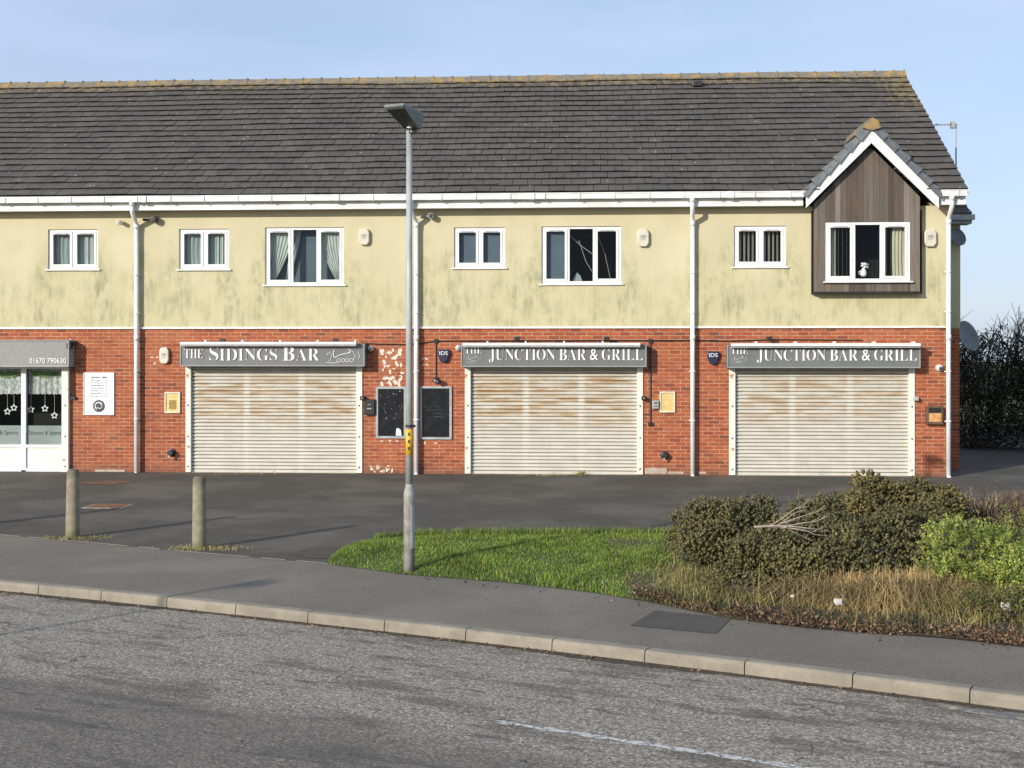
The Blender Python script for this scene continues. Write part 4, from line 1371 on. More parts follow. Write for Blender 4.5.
# spot lamp over the chalkboard
u, z = fp(436, 381, -.1)
t = fthing('spot_lamp', 'small black spot lamp above the empty chalkboard', 'lamp', u, z, 0.0)
b = MB(); b.lathe([(.03, 0), (.03, -.02), (.015, -.025), (.015, -.10)], 10, 0, 'y', (0, 0, .03)); b.tube([(-.045, -.12, .035), (.07, -.15, -.025)], [.045, .06], 12)
b.build('lamp_head', M['black'], t)
b = MB(); b.lathe([(.028, -.165), (.02, -.185)], 10, 0, 'y', (-.01, 0, .01)); b.build('bulb', M['alu'], t)


def cable(name, label, pts, r=.012, d=-.018, drops=()):
    P = [W(fp(px, py)[0], d, fp(px, py)[1]) for px, py in pts]
    b = MB(); b.tube(P, r, 6)
    for dr in drops:
        b.tube([W(fp(px, py)[0], d, fp(px, py)[1]) for px, py in dr], r, 6)
        u, z = fp(*dr[0]); p = W(u, d, z); b.box(p.x - .04, p.x + .04, p.y - .02, p.y + .02, p.z - .04, p.z + .04)
        u, z = fp(*dr[-1]); p = W(u, d, z); b.box(p.x - .045, p.x + .045, p.y - .03, p.y + .02, p.z - .035, p.z + .035)
    tag(b.build(name, M['black']), label, 'cable', 'black cables clipped to the brickwork')


cable('cable', 'black cable from the SIDINGS BAR sign to the pipe and down to the spot lamp', [(364, 343.5), (385, 344.2), (407, 344.6), (420, 343.4), (436, 341.2), (461, 341)], drops=([(436, 341), (436, 379)],))
cable('cable', 'black cable above the middle sign, dropping beside the key safe', [(461, 341), (520, 340.8), (600, 340.6), (650, 340.6), (700, 340.6)], .014, drops=([(650.5, 341), (650.5, 424)],))
cable('cable', 'sagging black cable above the sign nearest the corner', [(697, 340.3), (730, 341.2), (770, 339.6), (800, 339.8), (862, 340)], .012)
for px in (223, 336, 517, 606.5, 769):
    u, z = fp(px, 341.5 if px < 400 else 339.5, -.14)
    t = fthing('sign_lamp', 'small black floodlight on a stem above its fascia sign', 'lamp', u, z, 0.0, 'floodlights over the fascia signs')
    t['label'] = {223: 'small black floodlight above the word SIDINGS', 336: 'small black floodlight above the emblem on the SIDINGS BAR sign', 517: 'small black floodlight above the left half of the middle sign', 606.5: 'small black floodlight above the right half of the middle sign', 769: 'small black floodlight above the left half of the corner sign'}[px]
    b = MB(); b.tube([(0, 0, -.02), (0, -.16, .02)], .012, 6); b.build('stem', M['black'], t)
    b = MB(); b.box(-.06, .06, -.22, -.15, -.02, .06); b.build('lamp_head', M['black'], t, bevel=.01)


# satellite dishes and aerial by the wing
def dish(px, py, d, r, label, face_y, arm=True, mat='dish'):
    u, z = fp(px, py, d)
    t = fthing('satellite_dish', label, 'satellite dish', u, z, d, 'satellite dishes at the gable end')
    b = MB(); prof = [(r * q, -.20 * r * (q * q)) for q in np.linspace(.02, 1, 9)] + [(r, -.20 * r + .012)] + [(r * q, -.20 * r * q * q + .014) for q in np.linspace(.98, .02, 8)]
    b.lathe(prof, 28, 0, 'y')
    o = b.build('reflector', M[mat], t, smooth=True); o.rotation_euler = (R(-20), 0, R(face_y))
    b = MB(); b.tube([(0, .02, 0), (-.05, .18, -.08), (-.35, .22, -.10)], .022, 8); b.build('bracket', M['alu'], t)
    b = MB(); b.tube([(0, -.06, -r * .9), (.08, -r * .8, -r * .75)], .012, 6); b.box(.05, .11, -r * .8 - .05, -r * .8 + .02, -r * .78, -r * .68); b.build('receiver_arm', M['alu'], t)


dish(957, 237.5, 1.35, .20, 'small dark satellite dish high beside the gutter on the cream gable', 25)
dish(966, 337, 2.6, .36, 'large grey satellite dish in front of the dark hedge at the wall', 40)
u, z = fp(956, 180, 3.5)
t = fthing('aerial', 'thin television aerial on a mast behind the right end of the roof', 'aerial', u, z, 3.5)
b = MB(); b.tube([(0, 0, -2.2), (0, 0, fz(124, 956, 3.5) - z)], .018, 8); b.build('mast', M['alu'], t)
b = MB(); ub = fu(935, 3.5) - u; zz = fz(124.5, 956, 3.5) - z
b.tube([(ub, 0, zz), (.03, 0, zz)], .011, 6)
for q in range(7): b.tube([(ub * (1 - q / 7.0), -.16, zz), (ub * (1 - q / 7.0), .16, zz)], .005, 5)
b.box(-.12, -.02, -.06, .06, zz - .08, zz + .06); b.build('antenna', M['alu'], t)

# white figurine on the bay window sill
u, z = fp(863.5, 276.5, DBAY + .14)
b = MB()
b.lathe([(.045, 0), (.06, .03), (.065, .08), (.045, .13), (.03, .155), (.038, .17)], 14)
b.tube([(-.05, 0, .12), (-.095, 0, .09), (-.09, 0, .05), (-.055, 0, .04)], .012, 6)
rr = random.Random(2)
tj = fthing('flower_jug', 'white jug of flowers on the sill of the timber bay window', 'jug', u, z, DBAY + .14)
b.build('jug', M['white'], tj, smooth=True)
b = MB()
for i in range(9):
    o = (rr.uniform(-.03, .08), rr.uniform(-.03, .03), .20 + rr.uniform(-.02, .09))
    b.lathe([(.008, -.02), (.026, -.008), (.03, .01), (.012, .022)], 8, 0, 'z', o)
b.build('flowers', M['white'], tj)


# ================================================================== GROUND
def hgt_seed(): pass


kerb_px = [(0, 592), (102, 601), (237, 616.5), (384, 632.5), (463, 642), (547, 652), (636, 662.5), (728, 673.5), (827, 686), (936, 700.5), (1024, 712.5)]


def at_z(px, py, z):
    y = F * (CAMZ - z) / (py - HY)
    return ((px - CX) / F * y, y)


kp = np.array([at_z(px, py, ZROAD) for px, py in kerb_px])
co = np.polyfit(kp[:, 0], kp[:, 1], 2)
# gently curving kerb, straight beyond what is seen
x0k, x1k = -7.0, 5.0


def yk(x):
    x = np.asarray(x, dtype=float)
    xc = np.clip(x, x0k, x1k)
    return np.polyval(co, xc) + (x - xc) * np.polyval(np.polyder(co), xc)


def zg(x, y):
    """height of footway and forecourt"""
    dk = np.maximum(0.0, (y - yk(x)) * .9)
    dw = np.maximum(0.0, (P0[0] - x) * sn + (P0[1] - y) * cs)
    t = dk / (dk + dw + 1e-6)
    return ZKERB + (0.0 - ZKERB) * t * t * (3 - 2 * t) * .35 + (0.0 - ZKERB) * t * .65


def gp(px, py):
    z = ZKERB
    for _ in range(12):
        x, y = at_z(px, py, z); z = float(zg(x, y))
    return x, y, z


back_px = [(0, 535), (72, 541), (200, 553), (319, 563), (404, 574.5), (506, 582.5), (587, 592), (650, 602), (730, 619), (827, 630), (951, 639), (1022, 647)]
bp = np.array([gp(*p)[:2] for p in back_px])


def lin_ext(P):
    o = np.argsort(P[:, 0]); P = P[o]
    def f(x):
        x = np.asarray(x, dtype=float)
        y = np.interp(x, P[:, 0], P[:, 1])
        sl = (P[2, 1] - P[0, 1]) / (P[2, 0] - P[0, 0]); sr = (P[-1, 1] - P[-4, 1]) / (P[-1, 0] - P[-4, 0])
        y = np.where(x < P[0, 0], P[0, 1] + (x - P[0, 0]) * sl, y)
        return np.where(x > P[-1, 0], P[-1, 1] + (x - P[-1, 0]) * sr, y)
    return f


yb0 = lin_ext(bp)
def yb(x): return np.maximum(yb0(x), yk(x) + 1.0)


def strip(name, xs, ya, yb_, nv, zfun, mat, dz=0.0, power=1.0):
    V = []; ncol = len(xs)
    ts = np.linspace(0, 1, nv) ** power
    A, B = ya(xs), yb_(xs)
    for t in ts:
        y = A + (B - A) * t
        V.append(np.stack([xs, y, zfun(xs, y) + dz], 1))
    V = np.concatenate(V)
    i = np.arange(nv - 1)[:, None] * ncol + np.arange(ncol - 1)[None, :]
    i = i.ravel()
    Fc = np.stack([i, i + 1, i + ncol + 1, i + ncol], 1)
    return np_mesh(name, V, [Fc], mat, smooth=True)


xs = np.concatenate([np.linspace(-40, -9, 32)[:-1], np.linspace(-9, 9, 121), np.linspace(9, 45, 37)[1:]])
tag(strip('footway', xs, lambda x: yk(x) + .13, yb, 14, zg, M['footway']), kind='structure')
tag(strip('forecourt', xs, yb, lambda x: np.full_like(x, 46.0), 60, zg, M['forecourt'], power=1.3), kind='structure')
# road: object x along the chord of the kerb
ka = math.atan(np.polyval(np.polyder(co), -1.0))
kx, ky = -1.0, float(yk(-1.0))
ck, sk = math.cos(ka), math.sin(ka)
def to_road(x, y): return ((x - kx) * ck + (y - ky) * sk, -(x - kx) * sk + (y - ky) * ck)
xr = xs
A = np.stack([xr, yk(xr) + .02], 1); Bv = np.stack([xr, yk(xr) - 14.0], 1)
V = []
for P in (A, Bv):
    for x, y in P:
        a, c = to_road(x, y); V.append((a, c, 0))
n_ = len(xr)
Fc = [(n_ + i, n_ + i + 1, i + 1, i) for i in range(n_ - 1)]
o = np_mesh('road', np.array(V), [np.array(Fc)], M['road'], loc=(kx, ky, ZROAD)); o.rotation_euler = (0, 0, ka)
tag(o, kind='structure')
# base sheet to the horizon
b = MB(); b.quad((-900, -900, -.42), (900, -900, -.42), (900, 900, -.42), (-900, 900, -.42))
tag(b.build('ground', M['farground']), kind='structure')
# kerb stones (one run, every joint open)
arc = [0.0]; xx = np.linspace(-30, 30, 2401); yy = yk(xx)
arc = np.concatenate([[0], np.cumsum(np.hypot(np.diff(xx), np.diff(yy)))])
b = MB(); rr = random.Random(4)
jx = np.interp(at_z(384, 632.5, ZROAD)[0], xx, arc)
s0 = jx % .915
k = 0
while s0 + (k + 1) * .915 < arc[-1]:
    a, c = s0 + k * .915 + .005, s0 + (k + 1) * .915 - .005
    pa = np.array([np.interp(a, arc, xx), np.interp(a, arc, yy)]); pc = np.array([np.interp(c, arc, xx), np.interp(c, arc, yy)])
    t = (pc - pa) / np.linalg.norm(pc - pa); nrm = np.array([-t[1], t[0]])
    dz0, dz1 = rr.uniform(-.004, .004), rr.uniform(-.004, .004)
    prof = [(0, ZROAD - .05), (.006, ZROAD + .08), (.016, ZKERB + .002), (.03, ZKERB + .009), (.135, ZKERB + .010), (.135, ZKERB - .08)]
    n = len(b.v)
    for q, dz in ((pa, dz0), (pc, dz1)):
        for off, zz in prof: b.v.append((*(q + nrm * (off + dz * .5)), zz + dz))
    m = len(prof)
    for i in range(m - 1): b.f.append((n + i, n + m + i, n + m + i + 1, n + i + 1)); b.m.append(0)
    b.f.append(tuple(n + i for i in range(m))); b.m.append(0); b.f.append(tuple(n + m + i for i in reversed(range(m)))); b.m.append(0)
    k += 1
tag(b.build('kerb', M['kerb']), kind='structure')
b = MB()
b.add([(x, float(yk(x)) + q, ZKERB - .03) for x in xx[::20] for q in (.012, .128)], [(2 * i, 2 * i + 2, 2 * i + 3, 2 * i + 1) for i in range(len(xx[::20]) - 1)])
tag(b.build('kerb_bed', M['dirt']), kind='structure')
# silt along the kerb foot
V, Fc = [], []
xg = np.linspace(-14, 12, 500)
for i, x in enumerate(xg):
    w = .035 + .07 * max(0, math.sin(x * 1.7) * math.sin(x * .6 + 1)) + rr.uniform(0, .05)
    y = float(yk(x)); V += [(x, y + .02, ZROAD + .014), (x, y - .3 * w, ZROAD + .010), (x, y - w, ZROAD + .003)]
    if i:
        q = 3 * i
        Fc += [(q - 3, q - 2, q + 1, q), (q - 2, q - 1, q + 2, q + 1)]
tag(np_mesh('gutter_silt', np.array(V), [np.array(Fc)], M['dirt']), kind='structure')


def flat(name, pts, mat, z=None, dz=.004, kind='structure', label=None, cat=None):
    b = MB()
    P = []
    for px, py in pts:
        if z is not None: x, y = at_z(px, py, z); P.append((x, y, z + dz))
        else: x, y, q = gp(px, py); P.append((x, y, q + dz))
    b.poly(P)
    return tag(b.build(name, mat), label, cat, kind=kind)


# centre line: one long dash, ends outside the frame; another further back along the road
x0_, y0_ = at_z(495, 721.5, ZROAD); x1_, y1_ = at_z(800, 768, ZROAD)
dv = Vector((x1_ - x0_, y1_ - y0_, 0)).normalized(); nv = Vector((-dv.y, dv.x, 0))
b = MB(); p = Vector((x0_, y0_, ZROAD + .004)); q = p + dv * 4.2
N = 40; rr = random.Random(12)
for i in range(N):
    a, c = p + (q - p) * (i / N), p + (q - p) * ((i + 1) / N)
    w0 = .035 + (.012 * math.sin(i * 1.9)); w1 = .035 + (.012 * math.sin((i + 1) * 1.9))
    b.quad(a - nv * w0, c - nv * w1, c + nv * w1, a + nv * w0)
tag(b.build('road_marking', M['paint']), kind='structure')
b = MB(); p = p - dv * 6.0; q = p - dv * 3.0
b.quad(q - nv * .03, p - nv * .03, p + nv * .03, q + nv * .03)
tag(b.build('worn_road_marking', M['paint_old']), kind='structure')
flat('road_marking_edge', [(934, 704), (1040, 718), (1040, 724), (960, 711.5), (938, 708)], M['paint_old'], ZROAD)
flat('pavement_patch', [(655, 611), (731, 618.5), (716, 634), (630, 626)], M['patch'], dz=.006)
# back-of-footway edging strip
V = []; xe = np.linspace(-12, -2.2, 60)
b = MB()
for i in range(len(xe) - 1):
    if (i * 7) % 11 < 2: continue
    a, c = xe[i], xe[i + 1]
    ya, yc = float(yb(a)), float(yb(c))
    b.quad((a, ya - .025, float(zg(a, ya)) + .006), (c, yc - .025, float(zg(c, yc)) + .006), (c, yc + .025, float(zg(c, yc)) + .006), (a, ya + .025, float(zg(a, ya)) + .006))
tag(b.build('footway_edging', M['mortar']), kind='structure')
# damp patch and rust stain
def patch(name, px, py, rx, ry, mat, dz=.005, seed=1, kind='structure'):
    rr = random.Random(seed); x, y, z = gp(px, py)
    P = []
    for i in range(18):
        a = 2 * math.pi * i / 18; q = 1 + rr.uniform(-.25, .25)
        xx_, yy_ = x + rx * q * math.cos(a), y + ry * q * math.sin(a)
        P.append((xx_, yy_, float(zg(xx_, yy_)) + dz))
    b = MB(); b.poly(P); return tag(b.build(name, mat), kind=kind)


patch('damp_patch', 318, 553, .30, .42, M['wet'], .005, 2)
x, y, z = gp(108, 506.5)
b = MB(); o_ = [(-.34, -.26), (.24, -.26), (.34, .24), (-.22, .24)]
t = thing('manhole_cover', 'rusty iron manhole cover set in the asphalt behind the left bollard', 'manhole cover', (x, y, z), -.05)
b = MB(); b.box(-.30, .30, -.26, .26, .002, .012)
for i in range(5): b.box(-.26, .26, -.22 + i * .1, -.18 + i * .1, .012, .017)
b.build('lid', M['rusty'], t)
b = MB()
for q in ((-.34, .34, -.30, -.265), (-.34, .34, .265, .30), (-.34, -.305, -.265, .265), (.305, .34, -.265, .265)): b.box(*q, .001, .010)
b.build('frame', M['galv_old'], t)
patch('rust_stain', 106, 483, .45, .30, M['rusty'], .005, 5)

# ================================================================== STREET FURNITURE
bol = MB()
prof = [(.100, -.05), (.098, .02), (.094, .30), (.088, .70), (.086, .90), (.080, .945), (.060, .965), (.02, .97)]
bol.lathe(prof, 22)
bloc = [gp(72.5, 537.5), gp(199.5, 548.5)]
names = ['leaning concrete bollard in front of the glazed shopfront', 'upright concrete bollard in front of the SIDINGS BAR shutter']
o = bol.build('bollard', M['bollard'], loc=Vector(bloc[0]), smooth=True)
tag(o, names[0], 'bollard', 'concrete bollards along the forecourt'); o.rotation_euler = (R(1.0), R(.4), .4)
o2 = dup(o, loc=Vector(bloc[1]), label=names[1]); o2.rotation_euler = (R(-.5), R(-.9), 2.1)
dlt = Vector(bloc[1]) - Vector(bloc[0])
o3 = dup(o, loc=Vector(bloc[0]) - dlt * 1.02, label='concrete bollard just beyond the left edge, casting its shadow across the forecourt')

# street lamp
x, y, z = gp(409.2, 573)
zl_ = z
lamp = thing('street_lamp', 'galvanised street lamp post at the tip of the grass verge', 'street lamp', (x, y, z))
topz = CAMZ + (HY - 127) * y / F - z
jz = CAMZ + (HY - 489) * y / F - z
b = MB(); b.lathe([(.066, -.05), (.066, jz - .07), (.062, jz - .03), (.045, jz + .03), (.043, jz + .06)], 24); b.build('base_post', M['galv_old'], lamp, smooth=True)
b = MB(); b.lathe([(.043, jz + .03), (.039, topz * .6), (.034, topz)], 20); b.build('pole', M['galv'], lamp, smooth=True)
b = MB()
for i in range(7):
    a0, a1 = R(-75 + i * 11), R(-75 + (i + 1) * 11)
    za, zc = .30, .30 + .50
    b.quad((.0675 * math.cos(a0), .0675 * math.sin(a0), za), (.0675 * math.cos(a1), .0675 * math.sin(a1), za), (.0675 * math.cos(a1), .0675 * math.sin(a1), zc), (.0675 * math.cos(a0), .0675 * math.sin(a0), zc))
b.build('access_door', M['galv'], lamp)
za, zc = CAMZ + (HY - 455) * y / F - z, CAMZ + (HY - 429) * y / F - z
b = MB(); b.lathe([(.0425, za), (.0425, zc)], 20); b.build('yellow_band', M['yellow'], lamp, smooth=True)
for i in range(3):
    zz = zc - .06 - i * .085
    b = MB(); b.box(-.012, .012, -.0445, -.0425, zz - .02, zz + .02)
    b.build('band_number', M['ink'], lamp)
b = MB(); b.lathe([(.047, zc + .02), (.047, zc + .05)], 16); b.box(.03, .075, -.02, .02, zc + .02, zc + .05); b.build('strap', M['black'], lamp)
# lantern: flat LED head reaching towards the road, tilted up
hd = bpy.data.objects.new('lantern', None)
b = MB()
Lh, Wh = .42, .128
ol = [(-.10, -.13), (-.10, .04), (.0, .060), (Lh, .035), (Lh + .015, .01), (Lh, -.005), (.02, -.13)]
n = len(b.v)
for wv in (-Wh, Wh):
    for a, c in ol: b.v.append((wv * (.70 if c < -.1 else 1), -a, c))
k = len(ol)
b.f.append(tuple(range(k))); b.f.append(tuple(range(2 * k - 1, k - 1, -1))); b.m += [0, 0]
for i in range(k):
    j = (i + 1) % k; b.f.append((i, k + i, k + j, j)); b.m.append(0)
head = b.build('lantern', M['lampgrey'], lamp, loc=(.03, -.06, topz + .105), bevel=.010)
head.rotation_euler = (R(-7), 0, R(-24))
b = MB()
b.add([(-.08, -.01, -.136), (.08, -.01, -.136), (.118, -Lh + .03, -.016), (-.118, -Lh + .03, -.016), (-.08, .0, -.11), (.08, .0, -.11), (.118, -Lh + .03, .0), (-.118, -Lh + .03, .0)], [(0, 1, 2, 3), (0, 4, 5, 1), (1, 5, 6, 2), (2, 6, 7, 3), (3, 7, 4, 0)])
b.build('lens', M['lampdark'], head)
b = MB(); b.lathe([(.048, -.18), (.048, -.09)], 14, o=(0, .06, 0)); b.build('spigot', M['lampdark'], head)
b = MB(); b.lathe([(.03, -.01), (.03, .0)], 10, 0, 'z', (.0, -.03, -.132)); b.build('sensor', M['white'], head)

lamp2 = dup(lamp, loc=(-13.2, 3.4, -.40), label='street lamp on the opposite side of the road, only its long shadow in the picture')
lamp['group'] = lamp2['group'] = 'street lamps along the road'

# ================================================================== VERGE AND BED
vb = np.array([gp(*p)[:2] for p in ((330, 560), (345, 548), (362, 543), (408, 537.5), (496, 536), (580, 535.8), (665, 535.6))])
vb = np.vstack([vb, [[4.2, 19.6], [8.4, 21.2], [13, 22.5], [16, 22.8]]])
xt = vb[0, 0]


def ye(x):
    x = np.asarray(x, dtype=float)
    return np.maximum(np.interp(x, vb[:, 0], vb[:, 1]), yb(x) + .02)


def mound(x, y, h=.10):
    a, c = yb(x), ye(x)
    t = np.clip((y - a) / (c - a), 0, 1)
    e = np.minimum(t, 1 - t) * (c - a)
    return zg(x, y) + .006 + h * (1 - np.exp(-e * 1.6)) * np.clip((c - a) / 1.5, 0, 1)


def bedline(y): return 1.62 + (y - 13.6) * .16


xg = np.linspace(xt, 2.6, 60)
tag(strip('verge_turf', xg, yb, ye, 20, mound, M['verge']), kind='structure')
xg = np.linspace(1.25, 15.5, 80)
tag(strip('bed_soil', xg, yb, ye, 24, mound, M['soil'], dz=.006), kind='structure')


def scatter(n, x0, x1, ya, yb_):
    x = rng.uniform(x0, x1, n * 3); y = rng.uniform(10, 24, n * 3)
    k = (y > ya(x)) & (y < yb_(x))
    return x[k][:n], y[k][:n]


def blades(name, x, y, z, h, w, lean, mat, curl=.5, droop=0.0):
    n = len(x)
    th = rng.uniform(0, 2 * np.pi, n); le = rng.uniform(0, 1, n) ** 1 * lean
    dx, dy = np.cos(th) * le * h, np.sin(th) * le * h
    ph = rng.uniform(0, 2 * np.pi, n); wx, wy = np.cos(ph) * w, np.sin(ph) * w
    base = np.stack([x, y, z], 1)
    V = np.empty((n, 5, 3))
    V[:, 0] = base + np.stack([-wx, -wy, np.zeros(n)], 1); V[:, 1] = base + np.stack([wx, wy, np.zeros(n)], 1)
    mid = base + np.stack([dx * .35, dy * .35, h * .62], 1)
    V[:, 2] = mid + np.stack([wx * .8, wy * .8, np.zeros(n)], 1); V[:, 3] = mid - np.stack([wx * .8, wy * .8, np.zeros(n)], 1)
    V[:, 4] = base + np.stack([dx, dy, h * (1 - droop * le)], 1)
    i = np.arange(n) * 5
    return np_mesh(name, V.reshape(-1, 3), [np.stack([i, i + 1, i + 2, i + 3], 1), np.stack([i + 3, i + 2, i + 4], 1)], mat)


x, y = scatter(52000, xt, 2.7, lambda x: yb(x) - .02, ye)
k = x < bedline(y) + rng.normal(0, .14, len(x)); x, y = x[k], y[k]
hh = rng.uniform(.018, .048, len(x)) * (1 + .5 * np.sin(x * 3.1) * np.sin(y * 2.3))
tag(blades('grass', x, y, mound(x, y), hh, .0045, .9, M['grass']), kind='stuff')
# long fringe at the back edge
x = rng.uniform(xt + .4, 2.4, 2600); y = ye(x) - np.abs(rng.normal(0, .08, len(x)))
tag(blades('grass_fringe', x, y, mound(x, y), rng.uniform(.06, .15, len(x)), .004, .6, M['grass']), kind='stuff')


# dry grasses in the bed
def tussocks(cx, cy, rx, ry, n, h0, h1, mat, name, lean=1.1):
    x = rng.normal(cx, rx, n); y = rng.normal(cy, ry, n); y = np.maximum(y, yb(x) + .03)
    return tag(blades(name, x, y, mound(x, y), rng.uniform(h0, h1, n), .0035, lean, mat, droop=.65), kind='stuff')


tussocks(3.95, 13.05, .36, .16, 5200, .14, .46, M['straw'], 'dry_grass', 2.3)
tussocks(3.15, 13.3, .16, .12, 1300, .12, .40, M['straw'], 'dry_grass', 2.3)
tussocks(1.98, 14.0, .17, .40, 1100, .06, .24, M['straw_green'], 'half_dry_grass', 1.7)
tussocks(2.25, 13.5, .24, .16, 900, .06, .22, M['straw_green'], 'half_dry_grass', 1.7)
tussocks(2.9, 13.1, .30, .14, 350, .05, .2, M['straw_green'], 'half_dry_grass', 1.7)
x_ = rng.uniform(1.4, 6.8, 2400); y_ = yb(x_) + np.abs(rng.normal(0, .22, 2400)) + .05
k_ = np.sin(x_ * 4.1) + np.sin(x_ * 9.3 + y_ * 6) > -.3; x_, y_ = x_[k_], y_[k_]
tag(blades('bed_weeds', x_, y_, mound(x_, y_), rng.uniform(.04, .17, len(x_)), .004, 1.9, M['weedgreen'], droop=.6), kind='stuff')
tussocks(4.7, 12.3, .7, .20, 800, .05, .22, M['straw_green'], 'half_dry_grass', 1.7)
tussocks(6.8, 18.5, 1.2, .6, 900, .2, .6, M['straw'], 'dry_grass', .7)


def leaves(P, D, size, ratio, mat, name, parent=None, loc=None, bend=.25, tone=None):
    """one four-sided leaf at each P pointing along D"""
    n = len(P)
    D = D / np.linalg.norm(D, axis=1, keepdims=True)
    r = rng.normal(size=(n, 3)); Sd = np.cross(D, r); Sd /= np.linalg.norm(Sd, axis=1, keepdims=True)
    Nn = np.cross(D, Sd)
    sz = (size * rng.uniform(.65, 1.3, n))[:, None]
    V = np.empty((n, 4, 3))
    V[:, 0] = P; V[:, 1] = P + D * sz * .5 + Sd * sz * ratio * .5; V[:, 2] = P + D * sz + Nn * sz * bend * .4
    V[:, 3] = P + D * sz * .5 - Sd * sz * ratio * .5
    i = np.arange(n) * 4
    o = np_mesh(name, V.reshape(-1, 3), [np.stack([i, i + 1, i + 2, i + 3], 1)], mat, parent, loc)
    if tone is not None and len(o.data.vertices) == 4 * n:
        at = o.data.attributes.new('tone', 'FLOAT', 'POINT'); at.data.foreach_set('value', np.repeat(tone, 4).astype(np.float32))
    return o


# fallen leaves along the front of the bed
n = 7000
x = rng.uniform(1.3, 7.5, n); y = yb(x) + np.abs(rng.normal(0, .21, n)) - .03 + .06 * np.sin(x * 5.3) * np.sin(x * 2.1)
P = np.stack([x, y, mound(x, y) + rng.uniform(.004, .06, n)], 1)
D = rng.normal(size=(n, 3)); D[:, 2] = np.abs(D[:, 2]) * .6
tag(leaves(P, D, .034, .6, M['litterleaf'], 'leaf_litter', bend=1.0), kind='stuff')
n = 110
x = rng.uniform(-1, 6.5, n); y = yb(x) - rng.uniform(.02, .5, n) ** 1.5
P = np.stack([x, y, zg(x, y) + .006], 1); D = rng.normal(size=(n, 3)); D[:, 2] = .05
tag(leaves(P, D, .035, .55, M['litterleaf'], 'stray_leaves'), kind='stuff')
n = 500
x = rng.uniform(-8, 6, n); y = yk(x) - np.abs(rng.normal(0, .06, n)) - .01
P = np.stack([x, y, np.full(n, ZROAD + .012)], 1); D = rng.normal(size=(n, 3)); D[:, 2] = .08
tag(leaves(P, D, .03, .6, M['litterleaf'], 'gutter_leaves'), kind='stuff')


